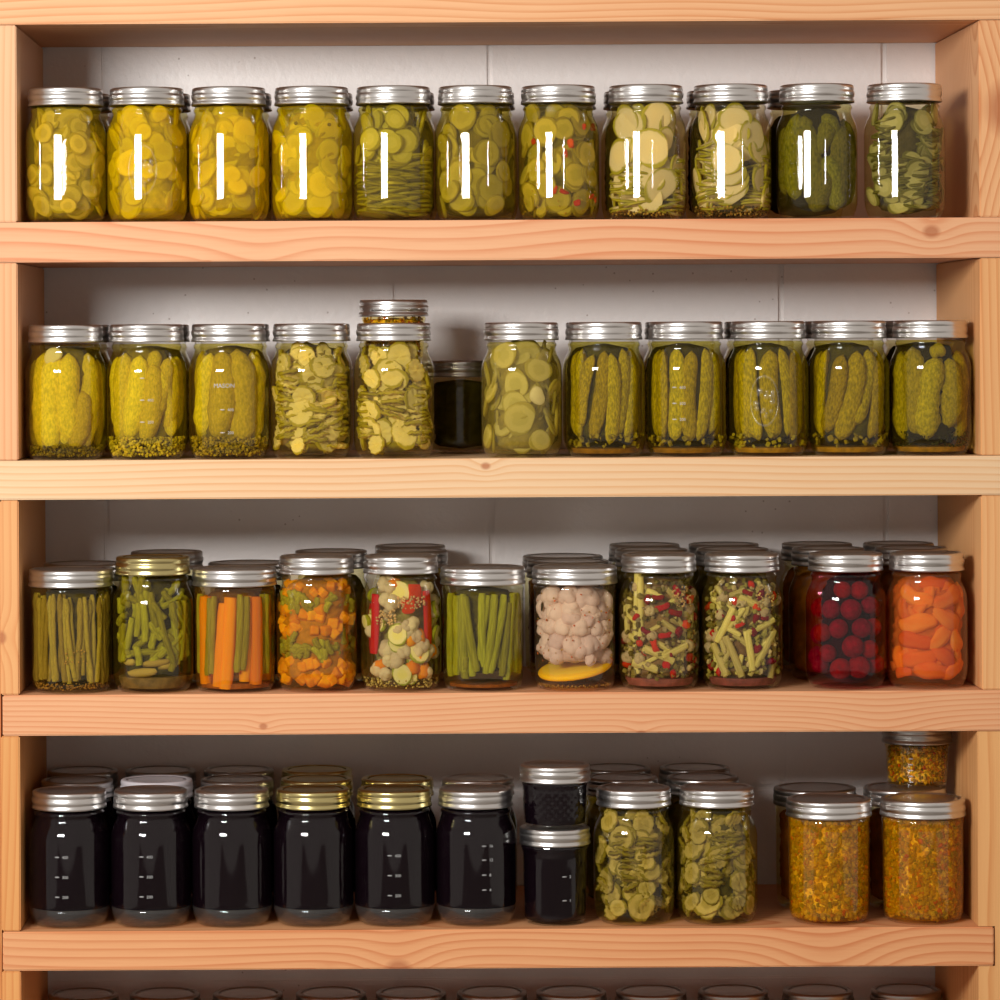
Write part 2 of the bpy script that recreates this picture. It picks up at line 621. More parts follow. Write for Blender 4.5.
def rod_mesh(mat, seg=10, n=16, bend=.0, tip=.35, lump=.05, seed=1, wedge=False, taper=0.0, tips=False):
    """long piece: z from -.5 to .5 (scaled by length), radius one"""
    def b():
        rng = random.Random(seed)
        ph = [rng.uniform(0, 6.28) for _ in range(5)]
        V, F = [], []
        for i in range(n + 1):
            u = i / n
            e = min(u, 1 - u) / tip if tip > 0 else 1
            s = math.sqrt(max(0.0, 1 - (1 - min(1, e)) ** 2)) if tip > 0 else 1
            s = max(.06, s) if tip > .08 else (.78 if i in (0, n) else 1)
            s *= 1 - taper * u
            if tips and u > .78:
                s *= 1 + .5 * math.sin((u - .78) / .22 * PI)
            s *= 1 + lump * math.sin(u * 9 + ph[0])
            bx = bend * (1 - (2 * u - 1) ** 2)
            for j in range(seg):
                a = 2 * PI * j / seg
                if wedge:
                    # quarter section: rounded skin side and two cut faces
                    q = j / seg
                    if q < .5:
                        t_ = -.95 + 1.9 * (q / .5)
                        x, y = math.sin(t_), -math.cos(t_) + .2
                    elif q < .75:
                        t_ = (q - .5) / .25
                        x, y = .81 * (1 - t_), -.38 + .95 * t_
                    else:
                        t_ = (q - .75) / .25
                        x, y = -.81 * t_, .57 - .95 * t_
                else:
                    x, y = math.cos(a), math.sin(a)
                w = 1 + lump * (math.sin(5 * a + u * 31 + ph[1]) + math.sin(3 * a - u * 23 + ph[2])) * .6
                V.append((x * s * w + bx, y * s * w, u - .5))
        for i in range(n):
            for j in range(seg):
                k = (j + 1) % seg
                F.append((i * seg + j, i * seg + k, (i + 1) * seg + k, (i + 1) * seg + j))
        F.append(tuple(reversed(range(seg))))
        F.append(tuple(n * seg + j for j in range(seg)))
        return V, F, mat
    return b

def bar_mesh(mat, seed=1, n=8, bend=.1, rough=.06):
    """sawn stick with rounded square section"""
    def b():
        rng = random.Random(seed)
        V, F = [], []
        seg = 12
        for i in range(n + 1):
            u = i / n
            s = .88 if i in (0, n) else 1
            for j in range(seg):
                a = 2 * PI * j / seg
                c, d = math.cos(a), math.sin(a)
                k = 1 / max(abs(c), abs(d)) * .78 + .22
                w = s * k * (1 + rng.uniform(-rough, rough) * .5)
                V.append((c * w + bend * (1 - (2 * u - 1) ** 2), d * w, u - .5))
        for i in range(n):
            for j in range(seg):
                k = (j + 1) % seg
                F.append((i * seg + j, i * seg + k, (i + 1) * seg + k, (i + 1) * seg + j))
        F.append(tuple(reversed(range(seg))))
        F.append(tuple(n * seg + j for j in range(seg)))
        return V, F, mat
    return b

def blob_mesh(mat, seed=1, sub=3, lumps=.15, freq=4.0, cube=0.0, floret=False):
    def b():
        rng = random.Random(seed)
        bm = bmesh.new()
        bmesh.ops.create_icosphere(bm, subdivisions=sub, radius=1)
        dirs = [Vector((rng.gauss(0, 1), rng.gauss(0, 1), rng.gauss(0, 1))).normalized() for _ in range(16 if floret else 6)]
        ph = [rng.uniform(0, 6) for _ in range(6)]
        for v in bm.verts:
            p = v.co.copy()
            if cube:
                m = max(abs(p.x), abs(p.y), abs(p.z))
                p = p.lerp(p / m * .8, cube)
            if floret:
                q = max(p.normalized().dot(d) for d in dirs)
                h = max(0, (q - .80)) / .20
                p *= .80 + .26 * math.sqrt(h)
            else:
                p *= 1 + lumps * .5 * sum(math.sin(freq * p.dot(d) + f) for d, f in zip(dirs, ph)) / 2
            v.co = p
        V = [tuple(v.co) for v in bm.verts]
        F = [tuple(v.index for v in f.verts) for f in bm.faces]
        bm.free()
        return V, F, mat
    return b

def strip_mesh(mat, seed=1, arc=1.6, th=.12, n=14):
    """curved slab: ring segment, radius one, height one"""
    def b():
        rng = random.Random(seed)
        V, F = [], []
        for i in range(n + 1):
            u = i / n
            a = (u - .5) * arc
            hw = .5 * (1 - .5 * abs(2 * u - 1) ** 4) * (1 + .12 * math.sin(u * 9 + seed))
            wv = .06 * math.sin(u * 7 + seed)
            for (dr, dz) in ((0, -hw), (0.03, -hw * .5), (.04, 0), (.03, hw * .5), (0, hw), (-th, hw * .9), (-th, 0), (-th, -hw * .9)):
                r = 1 + dr
                V.append((r * math.sin(a), -r * math.cos(a) + 1, dz + wv))
        for i in range(n):
            for j in range(8):
                k = (j + 1) % 8
                F.append((i * 8 + j, i * 8 + k, (i + 1) * 8 + k, (i + 1) * 8 + j))
        F.append(tuple(reversed(range(8))))
        F.append(tuple(n * 8 + j for j in range(8)))
        return V, F, mat
    return b

# ------------------------------------------------------------------ filling a jar
def place(root, name, me, a, rho, z, rot, sc):
    """a angle round the jar (0 = front), rho from axis, rot euler in the outward frame (x right, y inward, z up)"""
    return fit(root, name, me, a, rho, z, Euler(rot).to_matrix().to_4x4() @ Matrix.Diagonal((sc[0] * MM, sc[1] * MM, sc[2] * MM, 1)))

_vs = {}
def fit(root, name, me, a, rho, z, L):
    """keep every piece inside its glass: lift or push it inward until no point is past the wall"""
    kind = root['shape']
    if me.name not in _vs:
        _vs[me.name] = [v.co.copy() for v in me.vertices][::3]
    pts = [L @ v for v in _vs[me.name]]
    zmin = min(p.z for p in pts) / MM; zmax = max(p.z for p in pts) / MM
    if z + zmin < 3.2: z = 3.2 - zmin
    top = JARS[kind]['fill'] + 2
    if z + zmax > top: z = top - zmax
    for _ in range(4):
        ex = 0
        for p in pts:
            q = math.hypot(p.x, p.y - rho * MM) / MM - (radius_at(kind, z + p.z / MM) + .3)
            ex = max(ex, q)
        if ex < .15: break
        rho -= ex * 1.05
        if rho < 0:
            rho = 0
            break
    return child(name, me, root, Matrix.Rotation(a, 4, 'Z') @ Matrix.Translation((0, -rho * MM, z * MM)) @ L)

def front_angle(rng, p=.8):
    return rng.uniform(-1.65, 1.65) if rng.random() < p else rng.uniform(1.65, 2 * PI - 1.65)

def pack_faces(root, kind, name, protos, n, zr, ar, rng, th=1.8, tilt=.25, used=None, maxlev=4, sep=.78, fixed=()):
    """slices pressed flat against the glass, later ones behind the first"""
    used = used if used is not None else []
    cnt = 0
    todo = list(fixed) + [None] * n
    for fx in todo:
        if fx:
            a, z, rad = fx[:3]
            lev = fx[3] if len(fx) > 3 else 0
        else:
            a = front_angle(rng); z = rng.uniform(*zr); rad = rng.uniform(*ar)
            lev = 0
            for (a2, z2, r2, l2) in used:
                da = (a - a2 + PI) % (2 * PI) - PI
                if math.hypot(38 * da, z - z2) < (rad + r2) * sep:
                    lev = max(lev, l2 + 1)
            if lev > maxlev:
                continue
        used.append((a, z, rad, lev))
        R = min(radius_at(kind, z - rad * .8), radius_at(kind, z + rad * .8))
        rho = math.sqrt(max(50, R * R - (rad * .93) ** 2)) - th - lev * th * 1.75
        if rho < 12:
            continue
        rot = (PI / 2 + rng.uniform(-tilt, tilt), rng.uniform(-tilt, tilt) * .6, 0)
        fit(root, name, rng.choice(protos), a, rho, z, Euler(rot).to_matrix().to_4x4() @ Matrix.Rotation(rng.uniform(0, 6.28), 4, 'Z') @ Matrix.Diagonal((rad * MM, rad * rng.uniform(.86, 1) * MM, th * MM, 1)))
        cnt += 1
        if cnt > 94:
            break
    return used

def pack_edges(root, kind, name, protos, cols, rng, th=1.9, rad=15):
    """leaning stacks of slices seen from their edge; cols = (angle, z0, z1, lean)"""
    for (a, z0, z1, lean) in cols:
        z = z0
        while z < z1:
            R = radius_at(kind, z)
            r = rad * rng.uniform(.85, 1.08)
            rot = (rng.uniform(-.2, .2) + .12, lean + rng.uniform(-.13, .13), rng.uniform(0, 6))
            place(root, name, rng.choice(protos), a + rng.uniform(-.09, .09), R - r * .98, z, rot, (r, r, th))
            z += th * rng.uniform(2.1, 2.9)

def pack_rods(root, kind, name, protos, items, rng):
    """items = (angle, zc, length, radius, lean, depth)"""
    for (a, zc, ln, rad, lean, dep) in items:
        if kind == 'pint' and ln > 60:
            ln *= 1.07; zc += 2.5
        h = abs(ln / 2 * math.sin(lean))
        hz = ln / 2 * math.cos(lean)
        R = min(radius_at(kind, max(6, zc - hz + rad * .5)), radius_at(kind, zc + hz - rad * .8)) - rad
        rho = math.sqrt(max(30, R * R - h * h)) - dep
        place(root, name, rng.choice(protos), a, rho, zc, (0, lean, 0), (rad, rad, ln))

def pack_blobs(root, kind, name, protos, n, zr, sr, rng, squash=1.0, used=None, sep=.86, arange=None, maxlev=2):
    used = used if used is not None else []
    k = 0
    for _ in range(n * 4):
        if k >= n:
            break
        s = rng.uniform(*sr)
        a = front_angle(rng) if arange is None else rng.uniform(*arange)
        z = rng.uniform(zr[0], zr[1])
        lev = 0
        for (a2, z2, s2, l2) in used:
            da = (a - a2 + PI) % (2 * PI) - PI
            if math.hypot(38 * da, z - z2) < (s + s2) * sep:
                lev = max(lev, l2 + 1)
        if lev > maxlev:
            continue
        used.append((a, z, s, lev))
        rho = radius_at(kind, z) - s * 1.0 - lev * s * 1.15
        if rho < 6:
            continue
        place(root, name, rng.choice(protos), a, rho, z, (rng.uniform(0, 6), rng.uniform(0, 6), rng.uniform(0, 6)), (s, s * squash, s))
        k += 1
    return used

_core = {}
def core(root, kind, mat, inset=12, z0=5, z1=None, name='packed_vegetables', lump=2.0, seed=0):
    z1 = z1 or JARS[kind]['fill'] - 2
    key = (kind, mat.name, inset, z0, z1, seed)
    if key not in _core:
        rng = random.Random(seed)
        ph = [rng.uniform(0, 6) for _ in range(6)]
        pf = []
        k = 26
        for i in range(k + 1):
            z = z0 + (z1 - z0) * i / k
            e = math.sqrt(max(0, 1 - (1 - min(1, min(i, k - i) / 2)) ** 2))
            pf.append((max(2, (radius_at(kind, z) - inset) * max(.1, e)), z))
        def m(a, z, r):
            return lump * (math.sin(5 * a + z * .31 + ph[0]) * math.sin(z * .42 + ph[1]) + .6 * math.sin(9 * a - z * .5 + ph[2]))
        o = lathe(name, pf, mat, None, seg=44, mod=m)
        _core[key] = o.data
        bpy.data.objects.remove(o)
    o = child(name, _core[key], root)
    o['kind'] = 'stuff'
    return o

def bits(root, kind, name, mats, n, zr, sr, rng, depth=3.0, shape='chip', arange=None):
    """small uncountable pieces in one mesh"""
    V, F, MI = [], [], []
    for _ in range(n):
        a = front_angle(rng, .75) if arange is None else rng.uniform(*arange)
        z = rng.uniform(*zr)
        s = rng.uniform(*sr)
        rho = radius_at(kind, z) - s - rng.random() ** 1.5 * depth
        M = (Matrix.Rotation(a, 4, 'Z') @ Matrix.Translation((0, -rho, z)) @ Euler((rng.uniform(0, 6), rng.uniform(0, 6), rng.uniform(0, 6))).to_matrix().to_4x4())
        b = len(V)
        sx, sy, sz = (s, s * rng.uniform(.5, 1), s * rng.uniform(.35, .8)) if shape == 'chip' else (s, s, s)
        mi = rng.randrange(len(mats))
        for v in _BIT[shape][0]:
            p = M @ Vector((v[0] * sx, v[1] * sy, v[2] * sz))
            V.append((p.x * MM, p.y * MM, p.z * MM))
        for f in _BIT[shape][1]:
            F.append(tuple(b + i for i in f)); MI.append(mi)
    o = mesh_obj(name, V, F, mats[0], root, shape != 'chip', mats=mats[1:], midx=MI)
    o['kind'] = 'stuff'
    return o

def _mk_bits():
    out = {}
    for nm, sub in (('chip', 0), ('seed', 1)):
        bm = bmesh.new()
        if nm == 'chip':
            bmesh.ops.create_cube(bm, size=1.7)
            bmesh.ops.bevel(bm, geom=bm.edges[:], offset=.28, segments=1, affect='EDGES')
        else:
            bmesh.ops.create_icosphere(bm, subdivisions=1, radius=1)
        bm.verts.index_update()
        out[nm] = ([tuple(v.co) for v in bm.verts], [tuple(v.index for v in f.verts) for f in bm.faces])
        bm.free()
    return out
_BIT = _mk_bits()

# ------------------------------------------------------------------ one jar
def tag(o, label, cat, group=None, kind=None):
    if label: o['label'] = label
    if cat: o['category'] = cat
    if group: o['group'] = group
    if kind: o['kind'] = kind
    return o

def jar(kind, px, py, depth, base, label, contents, tint=(1, 1, 1), lid=None, style='a', group=None, spin=0.0, name='mason_jar', dark=False, seed=0, cloud_fill=.025, ccol=(190, 168, 60)):
    """px,py picture column of the jar at its middle; base = height (mm line) it stands on"""
    rng = random.Random(seed * 7919 + 13)
    root = bpy.data.objects.new(name, None)
    root.empty_display_size = .03
    C.objects.link(root)
    root.location = (wx(px, py, depth), depth * MM, wz(base))
    tag(root, label, 'jar', group)
    root['shape'] = kind
    child('glass_jar', glass_mesh(kind, style), root, Matrix.Rotation(spin, 4, 'Z'))
    lm = lid or SILVER
    b, d = lid_parts(kind, lm, rng)
    child('screw_band', b, root, Matrix.Rotation(rng.uniform(0, 6.28), 4, 'Z'))
    dd = child('lid_disc', d, root)
    if dark:
        brine(kind, root, DARK, 'fruit_preserve', 19.0 if kind == 'pint' else 4.0)
    else:
        brine(kind, root, brine_mat(tint, cloud_fill, ccol))
    contents(root, kind, rng)
    return root

exec_contents = True
# ---- colours of produce
def P(name, col, **k):
    return simple(name, col, **k)

def slices_fn(core_c, mid_c, rim_c, back, n=46, ar=(10, 15), zr=(13, 109), crinkle=False, th=1.7, tilt=.3, nm='pickle_slice', edges=(), extra=None, fixed=(), seeds=None, maxlev=4, rad=13, inset=13):
    def f(root, kind, rng):
        m = slice_mat('cucumber_slice', core_c, mid_c, rim_c)
        ps = [proto((nm, m.name, crinkle, i), disc_mesh(m, .10, crinkle, seed=i + 3, dome=.3 if not crinkle else 0)) for i in range(5)]
        core(root, kind, P('packed_slices_flesh', back, scale=90), inset, name='slice_pile', seed=1)
        pack_faces(root, kind, nm, ps, n, zr, ar, rng, th, tilt, fixed=fixed, maxlev=maxlev)
        if edges:
            pack_edges(root, kind, nm, ps, edges, rng, th, rad)
        if seeds:
            seeds(root, kind, rng)
        if extra:
            extra(root, kind, rng)
    return f

def mixed_seeds(n=170, zr=(3.5, 10), cols=((150, 105, 40), (96, 66, 30), (190, 150, 70))):
    def f(root, kind, rng):
        bits(root, kind, 'pickling_spices', [P('spice_%d' % i, c) for i, c in enumerate(cols)], n, zr, (.8, 1.5), rng, 7, 'seed')
    return f

def scrap(name, cols, n, zr, sr, depth=5, shape='chip'):
    def f(root, kind, rng):
        bits(root, kind, name, [P(name + '_%d' % i, c) for i, c in enumerate(cols)], n, zr, sr, rng, depth, shape)
    return f

def rods_fn(nm, col, second, back, items, wedge=False, bend=.25, lump=.05, tip=.3, seeds=None, extra=None, jitter=True, zc0=None, stretch=(1.6, 1.6, 6), taper=0., tips=False, seg=12, back_inset=13, core_z0=8, extra_rods=10, rr=(6, 8)):
    def f(root, kind, rng):
        m = simple(nm + '_skin', col, second=second, scale=3.4, stretch=stretch, relief=(.35, .0015))
        ps = [proto((nm, m.name, i), rod_mesh(m, seg, 18, bend * (1 if i % 2 else -1), tip, lump, i + 2, wedge, taper, tips)) for i in range(4)]
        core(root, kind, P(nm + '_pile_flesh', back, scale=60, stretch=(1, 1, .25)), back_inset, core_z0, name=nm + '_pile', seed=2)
        pack_rods(root, kind, nm, ps, items, rng)
        back_items = []
        zc = sum(i[1] for i in items) / len(items)
        ln = sum(i[2] for i in items) / len(items)
        for k in range(extra_rods):
            a = 1.5 + (2 * PI - 3.0) * (k + .5) / extra_rods
            back_items.append((a, zc, ln, rng.uniform(*rr), rng.uniform(-.06, .06), 0))
        pack_rods(root, kind, nm, ps, back_items, rng)
        if seeds: seeds(root, kind, rng)
        if extra: extra(root, kind, rng)
    return f

def plain_fn(col, nm='packed_pickles', scale=70):
    def f(root, kind, rng):
        core(root, kind, P(nm + '_flesh', col, scale=scale), 3.5, name=nm, lump=1.0, seed=4)
    return f

def nothing(root, kind, rng):
    pass

# ------------------------------------------------------------------ shelf unit
Y1 = 286.0
SH = [(-17, 22.5), (220.5, 260.5), (459, 498), (693.5, 734), (930, 969), (1167, 1206), (1404, 1443)]
def box(name, x0, x1, y0, y1, za, zb, mat, bev=1.2, label=None, cat=None, group=None):
    cx, cy, cz = (x0 + x1) / 2, (y0 + y1) / 2, (za + zb) / 2
    bm = bmesh.new()
    bmesh.ops.create_cube(bm, size=1)
    for v in bm.verts:
        v.co = Vector((v.co.x * (x1 - x0) * MM, v.co.y * (y1 - y0) * MM, v.co.z * abs(zb - za) * MM))
    bmesh.ops.bevel(bm, geom=bm.edges[:], offset=bev * MM, segments=2, affect='EDGES')
    o = bm_obj(name, bm, mat, None, False, (cx * MM, cy * MM, wz(cz)))
    tag(o, label, cat, group)
    return o

WOODS = [
 ((236, 186, 138), (208, 142, 92), 1.0, 6.5, 26, [], (-105, 40)),
 ((234, 182, 138), (208, 136, 92), 2.3, 8., 34, [(424, 6, 8, 12), (-250, -34, 16, 14)], (-95, -50)),
 ((236, 204, 162), (216, 166, 116), 3.1, 6.5, 14, [(-23, 12, 4.5, 7)], (-120, -60)),
 ((232, 178, 132), (206, 136, 90), 4.7, 5.0, 12, [(118, -22, 5, 6), (-260, -12, 4, 4), (360, -34, 14, 12)], (-125, -50)),
 ((232, 172, 120), (200, 126, 78), 5.9, 6.5, 24, [(330, -34, 20, 24), (-100, -20, 12, 14), (-170, -24, 3, 5)], (-110, -50)),
 ((230, 172, 120), (198, 126, 76), 6.4, 7.0, 30, [], (-110, -50)),
 ((230, 172, 120), (198, 126, 76), 7.4, 7.0, 30, [], (-110, -50))]
SHLAB = ['pine shelf board across the very top of the picture, no jars visible on it',
         'pine shelf board under the top row of yellow and green pickle jars',
         'palest pine shelf board with a small knot, under the second row of pickles',
         'pine shelf board under the row of beans, carrots, cauliflower and beets',
         'wavy-grained pine shelf board under the dark preserves and the relish jars',
         'pine shelf board below the frame carrying the bottom row of shadowed jars',
         'lowest pine shelf board near the floor, out of the picture']
XL = [-26, -26, -26, 0.5, -.5, -.5, -.5]
XR = [1042, 1042, 1042, 1042, 991, 991, 991]
for i, (ya, yb) in enumerate(SH):
    lt, dk, sd, ring, wp, kn, pith = WOODS[i]
    cx = (XL[i] + XR[i]) / 2
    m = wood('pine_board', lt, dk, sd, 'x', ring, wp, kn, pith)
    box('shelf_board', XL[i], XR[i], 0, Y1, ya, yb, m, 1.3, SHLAB[i], 'shelf board')

UW = [((232, 186, 142), (216, 158, 112)), ((230, 178, 130), (212, 148, 100)), ((228, 172, 112), (208, 142, 86)), ((224, 164, 98), (204, 134, 72)), ((228, 168, 100), (206, 134, 74)), ((228, 168, 100), (206, 134, 74))]
rowname = ['beside the first jar of the top pickle row', 'beside the second row of jars', 'beside the asparagus jar', 'beside the dark preserve jars', 'beside the shadowed bottom row', 'between the two lowest boards']
for i in range(6):
    ya, yb = SH[i][1], SH[i + 1][0]
    lt, dk = UW[i]
    m = wood('pine_upright_left', lt, dk, 11 + i * 1.7, 'z', 6.5, 10, [(-40, -8, 6, 8)] if i == 2 else [], (-120, -50))
    box('shelf_upright', -24 if i < 2 else -1.4, 17.5, 1.5, Y1, ya + .6, yb - .4, m, 1.2, 'left pine shelf upright ' + rowname[i], 'shelf upright')
RU = ['beside the pale slices at the end of the top row', 'beside the last dill spear jar of the second row', 'beside the jar of orange fruit']
for i in range(3):
    ya, yb = SH[i][1], SH[i + 1][0]
    lt, dk = ((238, 186, 134), (206, 138, 88)) if i == 0 else ((234, 180, 122), (212, 148, 92))
    kn = [(10, 10, 26, 26)] if i == 0 else []
    m = wood('pine_upright_right', lt, dk, 21 + i * 2.1, 'z', 6.5, 10, kn, (-120, 40))
    box('shelf_upright', 980.5, 1018, 1.5, Y1, ya + .6, yb - .4, m, 1.2, 'right pine shelf upright ' + RU[i], 'shelf upright')
# lower right post, notched round the shelf board ends
def notched():
    m = wood('pine_post', (232, 178, 116), (206, 142, 84), 33, 'z', 8, 16, [(-4, -12, 4, 5)], (-60, 40))
    pts = []
    x0, x1 = 975.5, 1016
    y = SH[3][1] + .6
    pts.append((x1, y)); pts.append((x0, y))
    for i in (4, 5, 6):
        ya, yb = SH[i]
        pts += [(x0, ya - .4), (XR[i] + 1.2, ya - .4), (XR[i] + 1.2, yb + .5)]
        pts += [(x0, yb + .5)]
    pts += [(x0, FLOOR), (x1, FLOOR)]
    cz = 950
    bm = bmesh.new()
    vs = [bm.verts.new(((x - 995) * MM, 1.5 * MM - .143, (cz - y) * MM)) for x, y in pts]
    f = bm.faces.new(vs)
    r = bmesh.ops.extrude_face_region(bm, geom=[f])
    for v in [e for e in r['geom'] if isinstance(e, bmesh.types.BMVert)]:
        v.co.y += (Y1 - 1.5) * MM
    o = bm_obj('shelf_post', bm, m, None, False, (.995, .143, wz(cz)))
    tag(o, 'lower right pine corner post notched around the shelf board end beside the relish jars', 'shelf post')
notched()
box('shelf_post', -26, -2.4, 9, Y1, SH[2][1] + .6, FLOOR, wood('added_gap_post', (228, 168, 100), (206, 134, 74), 10, 'z', pith=(-120, -40)), 1.2, 'added lower left pine post, set back so its sliver past the boards shows dark', 'shelf post')  # added post, recessed so the gap past the board ends shows dark
box('shelf_post', -44, -27, 8, Y1, SH[0][0], FLOOR, wood('outer_pine_post', (228, 168, 100), (206, 134, 74), 9, 'z', pith=(-120, -40)), 1.2, 'tall outer pine post beyond the left edge of the picture', 'shelf post')
box('shelf_post', -1.4, 17.5, 1.5, Y1, SH[6][1], FLOOR, wood('pine_foot', (228, 168, 100), (206, 134, 74), 8, 'z'), 1.2, 'short pine foot under the lowest board at the left, out of the picture', 'shelf foot')

# ------------------------------------------------------------------ block wall and floor
def wall():
    t = NT('painted_block')
    co = t.coord()
    n1 = t.noise(co, 3.0, 3)
    n2 = t.noise(co, 90, 4, .65)
    pits = t.node('ShaderNodeTexVoronoi'); pits.inputs['Scale'].default_value = 75
    t.l.new(co, pits.inputs['Vector'])
    pk = t.math('LESS_THAN', pits.outputs['Distance'], .08)
    pk = t.math('MULTIPLY', pk, t.math('GREATER_THAN', n1, .52))
    col = t.mixc(n1, s2l((232, 224, 219)), s2l((242, 236, 232)))
    col = t.mixc(t.math('MULTIPLY', pk, .5), col, s2l((150, 126, 112)))
    h = t.math('SUBTRACT', t.math('ADD', n2, t.math('MULTIPLY', n1, .8)), t.math('MULTIPLY', pk, .8))
    t.pbr(col, .42, 0, .4, t.bump(h, .55, .0016))
    A = [-695, -281, 72 , 499.5, 924.5, 1340, 1760]
    B = [-480, -60, 396, 810, 1226, 1640]
    # seams in picture columns -> world at the wall
    sc = (DIST + 290) / DIST
    def W(x): return PX + (x - PX) * sc
    A = [W(x) for x in (-700, -300, 106, 491, 885, 1280, 1700)]
    B = [W(x) for x in (-400, 10, 396, 781, 1170, 1570)]
    bm = bmesh.new()
    def blk(x0, x1, ya, yb):
        g = .9
        M = Matrix.Translation(((x0 + x1) / 2 * MM, 390 * MM, wz((ya + yb) / 2)))
        r = bmesh.ops.create_cube(bm, size=1, matrix=M @ Matrix.Diagonal(((x1 - x0 - 2 * g) * MM, 200 * MM, (yb - ya - 2 * g) * MM, 1)))
    y = -500.0
    k = 0
    course = 203.0
    y = 336 + (38 - 336) * sc - 203 * 3
    k = 1
    while y < FLOOR:
        xs = A if k % 2 == 0 else B
        for a, b in zip(xs[:-1], xs[1:]):
            blk(a, b, y, min(y + course, FLOOR))
        y += course
        k += 1
    bmesh.ops.bevel(bm, geom=bm.edges[:], offset=.0022, segments=2, affect='EDGES')
    # mortar just behind the block faces
    M = Matrix.Translation((.5, .45, wz(500)))
    bmesh.ops.create_cube(bm, size=1, matrix=M @ Matrix.Diagonal((2.3, .314, 1.96, 1)))
    o = bm_obj('wall_back', bm, t.m, None, False)
    o['kind'] = 'structure'
wall()
def floor():
    t = NT('concrete_floor')
    n = t.noise(t.coord(), 6, 4)
    t.pbr(t.mixc(n, s2l((120, 112, 104)), s2l((150, 142, 134))), .7)
    bm = bmesh.new()
    bmesh.ops.create_cube(bm, size=1, matrix=Matrix.Translation((.5, -1.7, -.05)) @ Matrix.Diagonal((5, 4.7, .1, 1)))
    o = bm_obj('floor', bm, t.m, None, False)
    o['kind'] = 'structure'
floor()

# ------------------------------------------------------------------ the jars
D1, D2, D3 = 45.0, 129.0, 212.0
B1, B2, B3, B4, B5 = SH[1][0], SH[2][0], SH[3][0], SH[4][0], SH[5][0]
Y_ = (1.0, .95, .42)
YG = (1.0, .96, .58)
# --- row 1
g1 = 'jars in the front of the top shelf'
yel = dict(back=(194, 172, 10), n=150, ar=(9, 16), tilt=.5, inset=11, zr=(12, 110), maxlev=5)
jar('pint', 66, 150, D1, B1, 'olive yellow pickle slices, brownish tinged, first jar at the left of the top shelf',
    slices_fn((170, 152, 56), (186, 168, 70), (150, 132, 26), **yel), YG, style='c', group=g1, cloud_fill=.16, ccol=(186, 160, 30), seed=1)
r = jar('pint', 147, 150, D1, B1, 'golden yellow sliced pickles in the jar with a raised oval emblem, top shelf',
    slices_fn((194, 164, 24), (202, 174, 32), (170, 142, 8), **yel), Y_, style='p', group=g1, cloud_fill=.27, ccol=(204, 180, 6), seed=2, )
oval_emblem(r, 'pint', -.05)
jar('pint', 229, 150, D1, B1, 'bright yellow sliced pickles without dark specks, third jar of the top shelf',
    slices_fn((196, 180, 30), (204, 190, 40), (172, 158, 10), **yel), Y_, style='a', group=g1, cloud_fill=.27, ccol=(204, 180, 6), seed=3, spin=.03)
jar('pint', 312, 150, D1, B1, 'yellow-green sliced pickles with a dark clove near the neck, fourth on top shelf',
    slices_fn((192, 180, 34), (206, 194, 52), (166, 158, 12), extra=scrap('whole_clove', [(70, 38, 16)], 4, (96, 101), (1.6, 2.3), 1, 'seed'), **yel), Y_, style='a', group=g1, cloud_fill=.27, ccol=(204, 180, 6), seed=4)
jar('pint', 393.5, 150, D1, B1, 'top shelf jar with three pale slices at its shoulder above stacked green slices',
    slices_fn((176, 168, 76), (168, 160, 62), (126, 118, 22), (120, 108, 22), n=60, ar=(11, 14), zr=(60, 110), edges=[(-1.2, 8, 60, .2), (-.62, 10, 58, -.2), (0, 9, 62, -.12), (.6, 10, 60, -.1), (1.2, 8, 70, .1), (2.3, 8, 70, 0), (3.4, 8, 70, 0), (4.3, 8, 70, 0)],
              fixed=[(-.72, 82, 13), (-.05, 78, 12, 1), (.36, 80, 14.5, 2), (.05, 102, 11, 0)], rad=16), YG, style='a', group=g1, cloud_fill=.08, ccol=(190, 170, 50), seed=5)
jar('pint', 475.5, 150, D1, B1, 'olive coloured thick pickle slices in a plain jar at the middle of the top shelf',
    slices_fn((150, 138, 40), (158, 146, 50), (124, 112, 22), (118, 104, 20), n=90, ar=(11, 16), tilt=.35), YG, style='b', group=g1, cloud_fill=.08, ccol=(190, 170, 50), seed=6)
jar('pint', 558.5, 150, D1, B1, 'top shelf jar of olive pickle slices flecked with red pepper pieces',
    slices_fn((158, 146, 50), (168, 154, 60), (128, 114, 24), (122, 106, 26), n=90, ar=(11, 15), tilt=.35,
              extra=lambda root, kind, rng: (pack_blobs(root, kind, 'red_pepper_piece', [proto(('red_pepper_piece', 1), blob_mesh(simple('red_pepper', (205, 48, 20)), 3, 2, .3, 4, .4))], 15, (14, 100), (3, 5), rng, .5, sep=.9),
                                             scrap('mustard_grains', [(190, 150, 60)], 60, (6, 30), (.8, 1.2))(root, kind, rng))), YG, style='c', group=g1, cloud_fill=.08, ccol=(190, 170, 50), seed=7)
zuc = ((230, 221, 160), (235, 227, 168), (150, 146, 40))
jar('pint', 646, 150, D1, B1, 'large cream zucchini rounds over small seeds, jar right of the red-flecked pickles',
    slices_fn(*zuc, (112, 104, 34), n=44, ar=(13, 19), zr=(20, 106), th=1.6, tilt=.18, nm='zucchini_slice',
              fixed=[(.06, 72, 21), (.38, 34, 19.5), (-.72, 95, 19, 0), (-.95, 64, 17), (.35, 108, 17, 0)], edges=[(-.5, 12, 54, .15), (-1.15, 10, 46, .2), (1.3, 10, 60, .1), (.9, 8, 16, 0)], seeds=mixed_seeds(), rad=18, maxlev=4, inset=19),
    (1.0, .95, .80), style='c', group=g1, seed=8)
